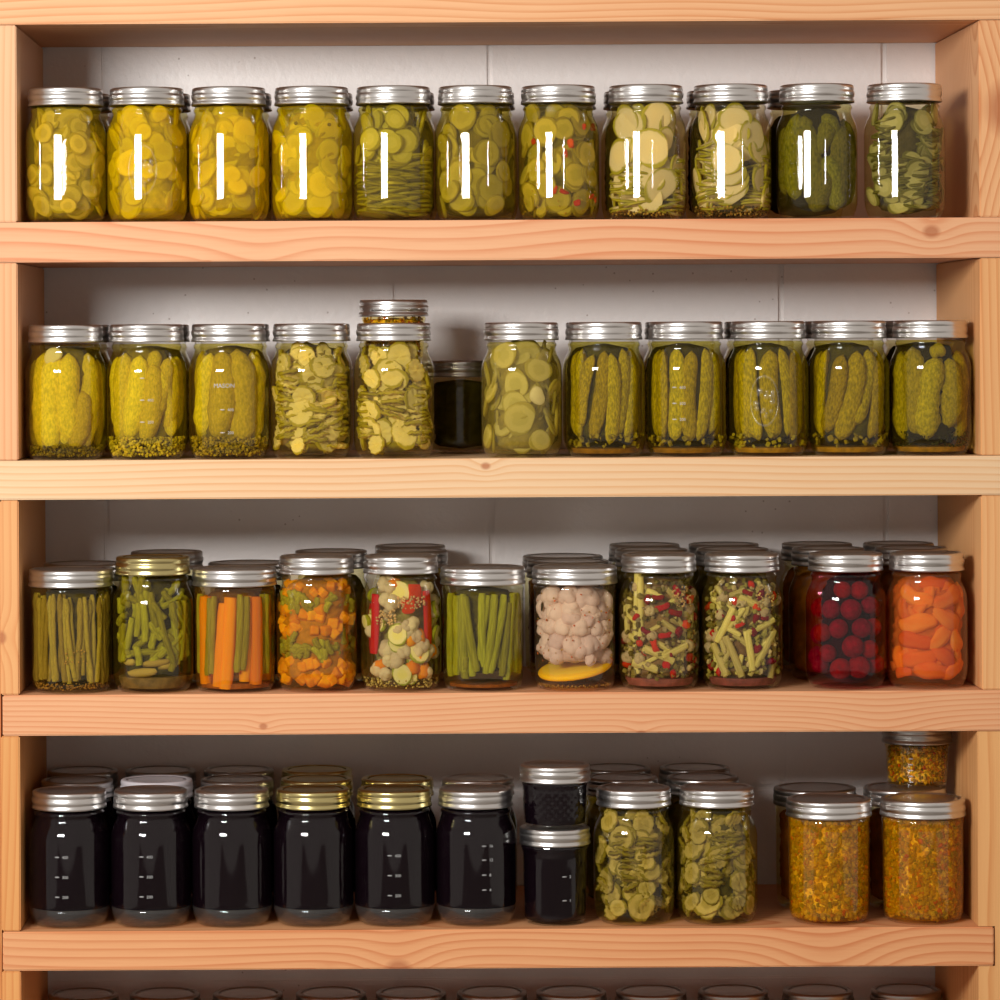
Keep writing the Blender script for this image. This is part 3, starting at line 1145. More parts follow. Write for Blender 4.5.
jar('pint', 731, 150, D1, B1, 'overlapping cream zucchini rounds fanned down the glass, brown mustard seeds below, top shelf',
    slices_fn(*zuc, (112, 104, 34), n=44, ar=(12, 16), zr=(20, 106), th=1.6, tilt=.18, nm='zucchini_slice',
              fixed=[(-.22, 60, 17, 0), (-.2, 48, 17.5, 1), (-.14, 40, 17.5, 2), (-.1, 30, 17, 3), (-.1, 84, 17.5, 1), (.03, 100, 16, 0), (.1, 108, 15, 1), (.62, 84, 17, 0), (.9, 70, 16, 1), (.95, 40, 14, 1)],
              edges=[(-.95, 12, 80, .25), (1.4, 10, 60, .1)], seeds=mixed_seeds(260, (3.5, 13)), rad=17, maxlev=4, inset=19),
    (1.0, .95, .80), style='c', group=g1, seed=9, spin=.1)
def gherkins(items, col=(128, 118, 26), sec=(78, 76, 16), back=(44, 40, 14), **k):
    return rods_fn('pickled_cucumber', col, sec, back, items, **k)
jar('pint', 817, 150, D1, B1, 'darkest green small whole cucumbers, tenth jar of the top shelf',
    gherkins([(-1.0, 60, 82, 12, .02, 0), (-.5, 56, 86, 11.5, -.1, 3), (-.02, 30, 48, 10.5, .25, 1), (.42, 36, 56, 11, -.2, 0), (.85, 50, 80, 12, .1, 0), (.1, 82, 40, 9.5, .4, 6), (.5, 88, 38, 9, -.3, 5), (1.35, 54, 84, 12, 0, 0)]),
    (.9, .9, .62), style='c', group=g1, seed=10)
jar('pint', 904.5, 150, D1, B1, 'greyish green thin cucumber slices, jar at the right end of the top shelf',
    slices_fn((170, 164, 102), (158, 152, 88), (98, 94, 40), (92, 84, 44), n=80, ar=(10, 15), zr=(12, 110), tilt=.6, th=1.5,
              edges=[(-.9, 30, 100, .3), (-.3, 22, 58, -.2), (.3, 14, 60, .25), (.9, 12, 90, -.3)], rad=14), (.95, .94, .78), style='a', group=g1, seed=11)
# --- row 2
g2 = 'jars in the front of the second shelf'
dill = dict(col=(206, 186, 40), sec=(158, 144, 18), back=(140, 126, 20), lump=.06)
DILLW = scrap('dill_seed_heads', [(176, 156, 30), (150, 134, 24), (190, 172, 54)], 900, (4, 22), (1.2, 2.1), 10)
jar('pint', 66, 390, D1, B2, 'whole dill pickles with a white garlic slice at the neck, second shelf left end',
    gherkins([(-1.0, 56, 92, 13, .0, 0), (-.42, 56, 92, 13.5, .06, 0), (.25, 60, 84, 13, -.02, 1), (.55, 40, 60, 11, .18, 0), (1.0, 56, 92, 12, .08, 0), (.0, 54, 84, 11, 0, 9)],
             seeds=scrap('dill_seed_heads', [(150, 134, 26), (120, 108, 20)], 420, (4, 14), (1.2, 2), 10),
             extra=lambda root, kind, rng: pack_faces(root, kind, 'garlic_slice', [proto(('garlic_slice', 1), disc_mesh(simple('garlic', (222, 214, 168)), .12, seed=8, dome=.6))], 0, (0, 0), (0, 0), rng, 2.4, .1, fixed=[(-.35, 105, 9)]), **dill),
    YG, style='p', group=g2, seed=21)
r = jar('pint', 147, 390, D1, B2, 'leaning whole dill pickles over a deep bed of dill seed, second jar of second shelf',
    gherkins([(-1.1, 60, 84, 12, .1, 0), (-.45, 60, 80, 12, .16, 0), (.15, 54, 74, 11.5, .12, 1), (.55, 66, 66, 9, .3, 0), (.95, 64, 70, 9, .1, 0), (.75, 54, 66, 8, -.25, 2), (.1, 90, 44, 9, .5, 5)], seeds=DILLW, **dill),
    YG, style='p', group=g2, seed=22)
marks(r, 'pint', [('', 82), ('400', 60), ('200', 38)], .02)
r = jar('pint', 229, 390, D1, B2, 'two thick upright dill pickles with a dark gap between them, third jar of second shelf',
    gherkins([(-.98, 62, 80, 11, .16, 0), (-.35, 62, 84, 14, .07, 0), (.52, 60, 90, 15.5, -.04, 0), (1.2, 60, 84, 12, 0, 0)], seeds=DILLW, **dill),
    YG, style='p', group=g2, seed=23)
marks(r, 'pint', [('400', 50), ('200', 27)], -.05, ('MASON', -12, 72, 6.2), 'raised_lettering')
crk = ((200, 188, 104), (208, 196, 116), (150, 138, 34))
jar('pint', 310.5, 390, D1, B2, 'crinkle-cut yellow pickle chips with pale rounds at the shoulder, fourth jar of second shelf',
    slices_fn(*crk, (150, 134, 34), n=70, ar=(11, 15), zr=(14, 109), crinkle=True, th=1.9, tilt=.4, nm='crinkle_pickle_slice',
              fixed=[(.42, 92, 13), (-.1, 102, 11, 1), (-.2, 62, 13, 0), (-.3, 48, 15, 1), (.7, 30, 14, 1), (-.4, 12, 9, 0)],
              edges=[(.75, 40, 70, .4), (-.9, 20, 90, .2), (.25, 20, 60, .4), (1.3, 14, 90, .2)], rad=15), (1.0, .97, .76), style='p', group=g2, seed=24)
jar('pint', 394, 390, D1, B2, 'pale round and torn crinkle-cut chips, jar in front of the small stacked jar',
    slices_fn(*crk, (150, 138, 40), n=70, ar=(11, 15), zr=(14, 109), crinkle=True, th=1.9, tilt=.4, nm='crinkle_pickle_slice',
              fixed=[(-.12, 86, 16), (-.05, 76, 16.5, 1), (-.8, 48, 13, 0), (.35, 26, 16.5, 0), (-.6, 14, 11, 0), (.8, 88, 13, 1), (.0, 56, 15, 2)],
              edges=[(0, 44, 66, .15), (.9, 14, 74, .1), (-1.1, 22, 60, .3)], rad=16), (1.0, .97, .76), style='p', group=g2, seed=25)
jar('pint', 521.5, 390, D1, B2, 'jumbled pale olive slices with one white garlic clove, right of the second shelf gap',
    slices_fn((166, 158, 80), (176, 168, 92), (146, 136, 52), (146, 132, 50), n=110, ar=(11, 17), tilt=.45, fixed=[(-.1, 40, 17, 1), (.5, 88, 14, 0)],
              extra=lambda root, kind, rng: pack_faces(root, kind, 'garlic_clove', [proto(('garlic_clove', 1), disc_mesh(simple('garlic', (222, 214, 168)), .12, seed=8, dome=.8))], 0, (0, 0), (0, 0), rng, 2.4, .1, fixed=[(.42, 62, 8.5)])),
    (1.0, .97, .76), style='p', group=g2, cloud_fill=.15, ccol=(176, 162, 78), seed=26)
def spears(items, **k):
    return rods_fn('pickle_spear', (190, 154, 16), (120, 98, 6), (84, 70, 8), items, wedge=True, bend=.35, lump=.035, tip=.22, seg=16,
                   seeds=lambda root, kind, rng: (core(root, kind, P('settled_spice', (170, 116, 34)), 3.0, 3.4, 9, 'settled_spices', .2), bits(root, kind, 'garlic_bits', [P('garlic_chip', (168, 152, 40))], 40, (10, 22), (1.5, 3.5), rng, 6)), core_z0=16, rr=(9, 11), extra_rods=8, **k)
SP = [
 ('dill pickle spears, first jar right of the pale garlic and slice jar, second shelf', [(-1.15, 62, 84, 9, .05, 0), (-.72, 64, 70, 9.5, .2, 0), (-.3, 60, 84, 9.5, .14, 0), (.12, 56, 86, 9, .02, 0), (.5, 62, 84, 9.5, .1, 0), (.85, 58, 80, 9, .08, 1), (1.25, 62, 84, 10, 0, 0)]),
 ('four broad upright dill pickle spears, jar just right of the mid shelf in second row', [(-1.1, 60, 84, 11, 0, 0), (-.5, 60, 88, 11.5, .03, 0), (.1, 58, 86, 10, .02, 1), (.55, 60, 88, 10, .1, 0), (.98, 62, 80, 10, .02, 0), (1.4, 60, 84, 10, 0, 0)]),
 ('dill pickle spears parted by a clear dark strip, fourth jar from the right, second shelf', [(-1.1, 60, 84, 10, -.05, 0), (-.66, 60, 88, 12, -.1, 0), (.08, 60, 84, 12, -.05, 2), (.52, 62, 84, 9, -.1, 0), (.9, 58, 84, 9, 0, 0), (1.3, 60, 84, 10, 0, 0)]),
 ('dill pickle spears leaning to the right, second jar from the right on second shelf', [(-1.2, 60, 84, 9, .1, 0), (-.72, 60, 76, 12, .25, 0), (-.15, 58, 86, 12.5, .2, 0), (.38, 66, 74, 11, .22, 1), (.8, 56, 78, 10, .12, 0), (1.25, 60, 84, 10, .05, 0)]),
 ('whole stubby dill cucumbers in dark brine, jar at the right end of second shelf', None)]
for i, (px, lab) in enumerate(zip((605, 686, 768, 849), SP)):
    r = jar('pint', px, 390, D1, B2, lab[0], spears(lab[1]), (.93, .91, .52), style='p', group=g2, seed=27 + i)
    if i == 1:
        marks(r, 'pint', [('400', 70), ('300', 54), ('200', 38)], -.3)
    if i == 2:
        oval_emblem(r, 'pint', -.2, 56)
jar('pint', 930.5, 390, D1, B2, SP[4][0],
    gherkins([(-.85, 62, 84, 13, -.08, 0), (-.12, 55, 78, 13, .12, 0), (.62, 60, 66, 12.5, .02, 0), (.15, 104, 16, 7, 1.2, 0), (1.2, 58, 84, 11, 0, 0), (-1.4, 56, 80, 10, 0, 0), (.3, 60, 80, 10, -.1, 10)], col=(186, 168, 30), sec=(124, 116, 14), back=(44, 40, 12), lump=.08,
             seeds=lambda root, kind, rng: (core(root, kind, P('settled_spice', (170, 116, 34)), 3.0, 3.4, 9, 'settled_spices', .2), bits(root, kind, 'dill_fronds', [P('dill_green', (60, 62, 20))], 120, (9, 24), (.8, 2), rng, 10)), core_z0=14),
    (.93, .91, .55), style='p', group=g2, seed=32)
# --- row 3
g3 = 'jars in the front of the third shelf'
def asparagus(root, kind, rng):
    its = []
    for k in range(52):
        a = -1.65 + 3.3 * (k + .5) / 30 if k < 30 else rng.uniform(1.7, 4.6)
        its.append((a, rng.uniform(52, 58), rng.uniform(78, 90), rng.uniform(2.5, 3.5), rng.uniform(-.12, .12), rng.choice((0, 0, 2, 5))))
    m = simple('asparagus_skin', (166, 148, 56), second=(122, 102, 40), scale=2.5, stretch=(3, 3, 5))
    ps = [proto(('asparagus_spear', i), rod_mesh(m, 8, 20, .5 * (-1) ** i, .03, .12, i + 3, False, .3, True)) for i in range(4)]
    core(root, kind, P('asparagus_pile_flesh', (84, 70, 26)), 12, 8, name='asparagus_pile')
    pack_rods(root, kind, 'asparagus_spear', ps, its, rng)
    bits(root, kind, 'mustard_seeds', [P('spice_0', (178, 130, 58))], 260, (4, 10), (.8, 1.3), rng, 8, 'seed')
    bits(root, kind, 'mustard_seeds', [P('spice_0', (178, 130, 58))], 22, (30, 46), (.8, 1.2), rng, 1, 'seed', (-.1, .5))
jar('wide', 71.5, 635, D1, B3, 'thin asparagus spears packed upright over mustard seed, left end of the third shelf', asparagus, (.96, .9, .66), group=g3, seed=41)
bean_m = lambda: simple('green_bean_skin', (152, 148, 40), second=(116, 114, 22), scale=1.8, stretch=(1, 1, 2))
def bean_protos():
    m = bean_m()
    return [proto(('green_bean', i), rod_mesh(m, 9, 14, .35 * (-1) ** i, .05, .05, i + 3)) for i in range(4)]
def cut_beans(root, kind, rng):
    ps = bean_protos()
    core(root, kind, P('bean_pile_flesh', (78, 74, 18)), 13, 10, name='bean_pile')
    its = [(-.75, 54, 46, 3.6, .3, 0), (-1.0, 50, 40, 3.6, .2, 1), (-.2, 72, 40, 3.8, -.05, 0), (.08, 84, 36, 3.8, -.15, 0), (.45, 56, 56, 3.4, -.3, 0), (-.1, 40, 44, 3.6, 1.52, 1), (1.0, 62, 60, 3.8, .1, 0), (.8, 40, 40, 3.6, .4, 1), (.75, 58, 60, 3.6, -.12, 2)]
    pack_rods(root, kind, 'green_bean', ps, its, rng)
    its = [(front_angle(rng), rng.uniform(34, 104), rng.uniform(12, 26), rng.uniform(3.2, 4), rng.uniform(-1.5, 1.5), rng.choice((3, 5, 7, 9))) for _ in range(60)]
    its = [(rng.uniform(-1.5, 1.5), rng.uniform(44, 106), rng.uniform(14, 34), rng.uniform(3.2, 4), rng.uniform(-.9, .9), rng.choice((0, 1, 2))) for _ in range(26)] + its
    pack_rods(root, kind, 'green_bean', ps, its, rng)
    m = simple('pale_garlic', (190, 168, 84))
    yp = [proto(('garlic_slab', i), blob_mesh(m, i, 2, .2, 3, .3)) for i in range(2)]
    for (a, z, s) in ((-.35, 20, (19, 6, 5.5)), (.15, 30, (16, 6, 5)), (.6, 27, (12, 5, 5)), (-.9, 30, (10, 5, 4.5))):
        place(root, 'garlic_slab', yp[0], a, 28, z, (0, -.1, 0), s)
    core(root, kind, P('cloudy_sediment', (138, 112, 68)), 4, 3.5, 16, 'sediment', .3)
jar('pint', 153.2, 635, D1, B3, 'cut green beans at all angles under a pale gold lid, second jar of third shelf', cut_beans, (.96, .92, .66), lid=GOLD, style='p', group=g3, seed=42)
def carrots_beans(root, kind, rng):
    m = simple('carrot_flesh', (244, 152, 24), second=(232, 126, 14), scale=1.5, stretch=(2, 2, 1), var=.1)
    cp = [proto(('carrot_stick', i), bar_mesh(m, i + 1, 8, .1)) for i in range(3)]
    core(root, kind, P('carrot_pile_flesh', (110, 66, 14)), 14, 8, name='vegetable_pile')
    pack_rods(root, kind, 'carrot_stick', cp, [(-1.05, 52, 88, 6, .0, 0), (-.18, 50, 92, 6.5, .06, 0), (-.4, 48, 84, 6, .09, 1), (.72, 52, 88, 6.4, .0, 0), (.42, 54, 86, 5.5, .03, 5), (2, 52, 86, 7, 0, 0), (2.7, 52, 86, 7, 0, 0), (3.5, 52, 86, 7, 0, 0), (4.3, 52, 86, 7, 0, 0)], rng)
    pack_rods(root, kind, 'green_bean', bean_protos(), [(-.8, 56, 78, 3.7, .06, 0), (-.62, 58, 78, 3.7, .04, 0), (.14, 60, 78, 3.8, .05, 0), (.32, 60, 74, 3.8, .06, 0), (1.15, 58, 80, 4, -.02, 0), (-1.35, 58, 80, 4, -.02, 0), (.98, 58, 80, 3.6, .02, 2)], rng)
    core(root, kind, P('reddish_sediment', (150, 76, 26)), 3.5, 3.5, 9, 'sediment', .3)
jar('wide', 234.9, 635, D1, B3, 'orange carrot sticks and green beans standing upright, third jar of third shelf', carrots_beans, (1.0, .96, .8), cloud_fill=.08, ccol=(220, 140, 50), group=g3, seed=43)
def dice_layers(root, kind, rng):
    m = simple('carrot_dice_flesh', (250, 172, 26), second=(240, 144, 16), scale=1.5, var=.14)
    cp = [proto(('carrot_cube', i), blob_mesh(m, i, 3, .05, 3, 1.0)) for i in range(3)]
    bp = bean_protos()
    core(root, kind, P('carrot_pile_flesh', (220, 146, 24)), 6, 8, name='vegetable_pile')
    pack_blobs(root, kind, 'carrot_cube', cp, 48, (9, 32), (5.6, 7.2), rng, sep=.52)
    pack_blobs(root, kind, 'carrot_cube', cp, 50, (59, 86), (5.2, 6.8), rng, sep=.5)
    pack_blobs(root, kind, 'carrot_cube', cp, 18, (98, 110), (4.4, 5.6), rng, sep=.62)
    its = []
    for _ in range(44):
        its.append((front_angle(rng), rng.uniform(36, 56), rng.uniform(8, 18), rng.uniform(3, 3.8), rng.uniform(-1.3, 1.3), rng.choice((0, 2, 4))))
    for _ in range(34):
        its.append((front_angle(rng), rng.uniform(84, 98), rng.uniform(8, 20), rng.uniform(3, 3.8), rng.uniform(-1.3, 1.3), rng.choice((0, 2, 4))))
    pack_rods(root, kind, 'green_bean_piece', bp, its, rng)
jar('pint', 316.7, 635, D1, B3, 'layers of diced orange carrot and chopped green beans, fourth jar of third shelf', dice_layers, (1.0, .96, .8), cloud_fill=.07, ccol=(220, 150, 50), style='p', group=g3, seed=44)
flor = lambda c, k: [proto(('cauliflower_floret', k, i), blob_mesh(simple('floret_' + k, c, var=.1), i + 5, 4, floret=True)) for i in range(3)]
def giardiniera(root, kind, rng):
    core(root, kind, P('mixed_pile_flesh', (176, 154, 80)), 15, 8, name='vegetable_pile')
    red = simple('red_pepper', (214, 34, 14), var=.1)
    rp = [proto(('red_pepper_strip', i), bar_mesh(red, i + 4, 8, .2)) for i in range(2)]
    def st(a, z, w, h, lean=0, dep=0):
        place(root, 'red_pepper_strip', rp[0], a, radius_at(kind, z) - 3 - dep, z, (0, lean, 0), (w, 2.2, h))
    st(-.84, 68, 5.2, 60, .05); st(.42, 96, 7, 24, .05); st(.2, 87, 7, 13, 1.5, 1); st(.86, 74, 5, 54, -.05); st(2, 60, 6, 50); st(4, 60, 6, 50)
    ca = simple('carrot_flesh', (244, 152, 24), second=(232, 126, 14), scale=1.5, stretch=(2, 2, 1), var=.1)
    cp = [proto(('carrot_chunk', i), blob_mesh(ca, i, 2, .1, 3, .8)) for i in range(2)]
    for (a, z, s) in ((-.72, 26, 8), (.28, 52, 8), (.62, 54, 9.5), (.38, 24, 9), (.8, 20, 9), (.55, 34, 7), (-.25, 108, 7), (1.2, 40, 8), (2.5, 50, 9), (3.6, 40, 9)):
        place(root, 'carrot_chunk', cp[0], a, radius_at(kind, z) - s, z, (rng.uniform(-.5, .5), rng.uniform(-.5, .5), rng.uniform(0, 1)), (s, s * .8, s))
    fw = flor((226, 212, 158), 'cream')
    for (a, z, s) in ((-.48, 92, 8), (-.42, 42, 9), (-.2, 32, 9.5), (-.1, 64, 7), (.35, 68, 8.5), (.08, 40, 8), (-.5, 18, 7), (-.4, 104, 7), (.15, 66, 7), (2.9, 60, 12), (-1.2, 60, 9)):
        place(root, 'cauliflower_floret', fw[rng.randrange(3)], a, radius_at(kind, z) - s, z, (rng.uniform(0, 6), rng.uniform(0, 6), 0), (s, s, s))
    pack_blobs(root, kind, 'cauliflower_floret', fw, 24, (12, 108), (7, 10), rng, used=[(a_, z_, 4, 0) for a_ in (-1.2, -.6, 0, .6, 1.2) for z_ in (14, 34, 54, 74, 94)], sep=.5, maxlev=3)
    m = slice_mat('cucumber_slice', (206, 200, 110), (218, 212, 136), (128, 134, 30))
    ps = [proto(('cucumber_round', i), disc_mesh(m, .05, seed=i)) for i in range(2)]
    pack_faces(root, kind, 'cucumber_round', ps, 14, (12, 100), (8, 11), rng, 2.2, .4, fixed=[(-.08, 100, 13, 0), (-.1, 58, 11, 0), (.55, 40, 12, 0), (.02, 18, 11, 0), (-.1, 49, 10, 1), (.5, 33, 11, 2)])
    bits(root, kind, 'mustard_seeds', [P('mustard_seed', (222, 184, 120), var=.05)], 60, (84, 96), (1, 1.4), rng, 1, 'seed', (-.1, .7))
    bits(root, kind, 'mustard_seeds', [P('mustard_seed', (222, 184, 120), var=.05)], 50, (68, 84), (1, 1.4), rng, 1, 'seed', (-.7, -.15))
    bits(root, kind, 'mustard_seeds', [P('mustard_seed', (190, 160, 90), var=.05)], 160, (4, 12), (1, 1.4), rng, 8, 'seed')
jar('pint', 401, 635, D1, B3, 'mixed pickles with bright red pepper strips, cauliflower, cucumber and carrot, fifth jar of third shelf', giardiniera, (1.0, .98, .88), cloud_fill=.04, style='p', group=g3, seed=45)
def long_beans(root, kind, rng):
    ps = bean_protos()
    core(root, kind, P('bean_pile_flesh', (104, 96, 26)), 12, 16, name='bean_pile')
    its = [(-1.2, 56, 84, 4.2, .02, 0), (-.9, 56, 80, 4.4, .0, 0), (-.6, 56, 84, 4.2, -.02, 0), (-.38, 58, 76, 4.2, -.16, 0), (-.5, 50, 70, 4.2, -.12, 3), (-.02, 62, 74, 4.2, -.02, 1), (.18, 58, 80, 4.2, .12, 0), (.02, 64, 66, 4, .12, 3), (.4, 58, 80, 4.2, .2, 0), (.66, 52, 74, 4, .12, 0), (.88, 60, 76, 4, .1, 0), (1.15, 58, 80, 4.2, .04, 0), (1.4, 56, 80, 4, 0, 0), (-.55, 24, 22, 4.4, .05, 0), (.75, 24, 26, 4, .1, 1), (-.78, 58, 76, 4, -.05, 3), (.3, 60, 74, 4, -.2, 4)]
    its += [(1.6 + 3 * k / 10, 56, 80, 4.2, rng.uniform(-.06, .06), 0) for k in range(10)]
    pack_rods(root, kind, 'green_bean', ps, its, rng)
    core(root, kind, P('reddish_sediment', (150, 76, 26)), 3.5, 3.5, 7, 'sediment', .3)
jar('wide', 483, 635, D1, B3, 'long whole green beans standing upright, short wide jar at the middle of third shelf', long_beans, (.95, .94, .74), group=g3, seed=46)
def cauliflower(root, kind, rng):
    core(root, kind, P('cauliflower_stems', (246, 208, 178)), 9, 26, name='cauliflower_pile', lump=1.0)
    fw = flor((252, 230, 204), 'blush')
    u = pack_blobs(root, kind, 'cauliflower_floret', fw, 26, (36, 95), (11, 15), rng, .9, sep=.7)
    pack_blobs(root, kind, 'cauliflower_floret', fw, 50, (30, 99), (6, 9), rng, .9, used=u, sep=.55, maxlev=2)
    for k in range(15):
        a = -1.3 + 2.6 * (k % 5 + .5 * (k // 5 % 2)) / 4.5
        z = (48, 64, 80)[k // 5] + rng.uniform(-3, 3)
        place(root, 'cauliflower_floret', fw[k % 3], a, 27, z, (rng.uniform(0, 6), rng.uniform(0, 6), 0), (12, 11, 12))
    bits(root, kind, 'red_pepper_flakes', [P('chilli_flake', (196, 96, 44)), P('spice_0', (178, 130, 58))], 90, (24, 98), (.7, 1.3), rng, 2)
    le = slice_mat('lemon_slice_face', (232, 196, 36), (236, 202, 44), (226, 176, 10))
    place(root, 'lemon_slice', proto(('lemon_slice', 1), disc_mesh(le, .02, seed=2)), 0, 0, 20, (.12, -.14, 0), (38, 38, 3.4))
    bits(root, kind, 'mustard_seeds', [P('spice_0', (178, 130, 58))], 110, (3.5, 5.5), (.8, 1.3), rng, 6, 'seed')
    b = proto(('bay_leaf', 1), blob_mesh(simple('bay_leaf', (46, 34, 14)), 2, 2, .05, 2))
    place(root, 'bay_leaf', b, -1.1, 38.2, 84, (0, .15, 0), (2.2, .5, 5))
jar('wide', 575, 635, D1, B3, 'pinkish white cauliflower florets over a yellow lemon slice, third shelf right of centre', cauliflower, (1.0, .97, .90), cloud_fill=.04, ccol=(240, 210, 170), group=g3, seed=47)
def relish_mix(reds, sticks, seedv):
    def f(root, kind, rng):
        core(root, kind, P('mixed_pile_flesh2', (136, 98, 60)), 11, 8, name='vegetable_pile')
        dk = simple('dark_red_pepper', (140, 14, 34), var=.2); rd = simple('red_pepper', (210, 40, 24))
        gp = simple('pale_green_stem', (198, 188, 118), second=(166, 158, 78), scale=2)
        gr = [proto(('vegetable_stick', i), bar_mesh(gp, i + 1, 8, .25)) for i in range(3)]
        rp = [proto(('red_pepper_piece', 5, i), strip_mesh(dk if i else rd, i, 2.2, .25)) for i in range(2)]
        rb = [proto(('red_pepper_chunk', i), blob_mesh(dk if i % 2 else rd, i, 2, .25, 3, .5)) for i in range(4)]
        fw = flor((196, 180, 132), 'tan')
        for (a, z, ln, r_, lean) in sticks:
            pack_rods(root, kind, 'vegetable_stick', gr, [(a, z, ln, r_, lean, 0)], rng)
        for (a, z, s, rot) in reds:
            place(root, 'red_pepper_piece', rp[rng.randrange(2)], a, radius_at(kind, z) - 1.5, z, (0, rot, 0), (s, s * .8, s * .7))
        u = [(a, z, 7, 0) for (a, z, *_r) in sticks]
        pack_blobs(root, kind, 'cauliflower_floret', fw, 16, (30, 104), (5, 7.5), rng, sep=.85, used=u, maxlev=2)
        pack_blobs(root, kind, 'red_pepper_chunk', rb, 26, (16, 106), (4, 7), rng, .6, sep=.8, maxlev=2)
        pack_rods(root, kind, 'vegetable_stick', gr, [(front_angle(rng), rng.uniform(22, 98), rng.uniform(16, 34), rng.uniform(2.2, 3.2), rng.uniform(-1.4, 1.4), rng.choice((3, 5, 7))) for _ in range(36)], rng)
        bits(root, kind, 'chopped_vegetables', [P('chop_%d' % i, c) for i, c in enumerate(((160, 152, 70), (190, 176, 118), (126, 116, 48)))], 330, (12, 110), (2, 4), rng, 10)
        bits(root, kind, 'mustard_seeds', [P('mustard_seed', (210, 176, 110), var=.05)], 60, (84, 104), (.9, 1.3), rng, 1, 'seed', (.3, .95))
        core(root, kind, P('pink_sediment', (150, 84, 74)), 4, 3.5, 12, 'sediment', .4)
    return f
jar('pint', 659, 635, D1, B3, 'chopped vegetables with a dark red onion curl, jar just right of the cauliflower',
    relish_mix([(.42, 78, 9, .2), (.02, 84, 9, -.4), (-.1, 94, 7, 0), (-.2, 46, 9, 1.2), (.1, 56, 8, -.2), (-.45, 60, 7, .5)], [(-.95, 80, 70, 3.6, .05), (-.75, 84, 60, 3.4, 0), (-.1, 36, 34, 4, -1.15), (-.5, 24, 28, 4, -1.35), (.4, 40, 30, 3.4, 1.2)], 1),
    (.97, .93, .8), style='p', group=g3, seed=48)
jar('pint', 742, 635, D1, B3, 'chopped vegetable mix with long pale green sticks, last jar before the gap in third shelf',
    relish_mix([(.1, 98, 7, .3), (-.75, 76, 6, .5), (-.15, 66, 6, -.5), (.6, 72, 6, 0)], [(.62, 42, 44, 3.8, .62), (-.35, 34, 44, 3.6, -.4), (-.8, 30, 36, 3.6, -.5), (.25, 86, 34, 3.8, -1.1), (-.6, 66, 40, 3.4, .5), (.5, 64, 34, 3, 1.2), (.1, 40, 40, 3.4, -.15)], 2),
    (.97, .94, .8), style='p', group=g3, seed=49)
def beets(root, kind, rng):
    m = simple('beet_flesh', (150, 8, 38), second=(110, 4, 28), scale=2, var=.15)
    ps = [proto(('whole_beet', i), blob_mesh(m, i + 1, 3, .07, 2)) for i in range(3)]
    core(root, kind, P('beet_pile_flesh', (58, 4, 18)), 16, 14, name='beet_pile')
    for (a, z, s) in ((-.32, 21, 11), (.35, 22, 11.5), (-.78, 36, 9), (.1, 43, 11), (.75, 40, 9.5), (-.38, 61, 10), (.42, 62, 10), (-1, 56, 9), (.95, 62, 9), (-.65, 80, 9.5), (.05, 80, 10.5), (.75, 84, 9), (-.25, 100, 9), (.4, 99, 9), (-1.15, 24, 9), (1.15, 24, 9.5),
                      (2, 24, 11), (2.8, 30, 11), (3.6, 24, 11), (4.4, 30, 11), (2.3, 50, 11), (3.2, 54, 11), (4.1, 52, 11), (2, 78, 11), (3, 80, 11), (4, 78, 11)):
        place(root, 'whole_beet', ps[rng.randrange(3)], a, radius_at(kind, z) - s, z, (rng.uniform(0, 6), rng.uniform(0, 6), 0), (s, s, s))
jar('pint', 846, 635, D1, B3, 'small whole magenta beets in a jar near the right end of third shelf', beets, (.86, .42, .50), cloud_fill=.03, ccol=(90, 4, 24), style='p', group=g3, seed=50)
def orange_fruit(root, kind, rng):
    m = simple('orange_fruit_flesh', (246, 146, 66), second=(234, 112, 40), scale=1.2, var=.12)
    m2 = simple('deep_orange_fruit_flesh', (236, 120, 44), second=(224, 96, 28), scale=1.2, var=.12)
    ps = [proto(('fruit_wedge', i), strip_mesh(m if i < 3 else m2, i + 1, 1.7, .35)) for i in range(5)]
    core(root, kind, P('fruit_pile_flesh', (232, 116, 44)), 6, 9, name='fruit_pile')
    for (a, z, s, rot) in ((-.5, 92, 20, .35), (.55, 92, 20, -.5), (.1, 106, 16, 0), (-.45, 66, 22, -.15), (.5, 70, 20, .6), (-.55, 48, 20, .1), (.25, 52, 18, -.7), (.8, 48, 18, 1.2), (-.4, 30, 20, -.2), (.4, 32, 18, .8), (.0, 18, 20, .1), (.7, 18, 16, -.4), (-.9, 80, 16, 1.3), (1.1, 80, 16, 1.2), (-1.1, 30, 16, 1.3)):
        place(root, 'fruit_wedge', ps[rng.randrange(5)], a, radius_at(kind, z) - 2.5, z, (rng.uniform(-.15, .25), rot, 0), (s * 1.2, s, s * .8))
    for _ in range(56):
        a = front_angle(rng); z = rng.uniform(14, 104); s = rng.uniform(12, 18)
        place(root, 'fruit_wedge', ps[rng.randrange(5)], a, radius_at(kind, z) - rng.uniform(3, 8), z, (rng.uniform(-.3, .3), rng.uniform(-1.5, 1.5), 0), (s * 1.1, s, s * .7))
jar('pint', 927, 635, D1, B3, 'salmon orange fruit wedges in the jar at the right end of third shelf', orange_fruit, (1.0, .95, .86), cloud_fill=.12, ccol=(240, 140, 70), style='p', group=g3, seed=51)
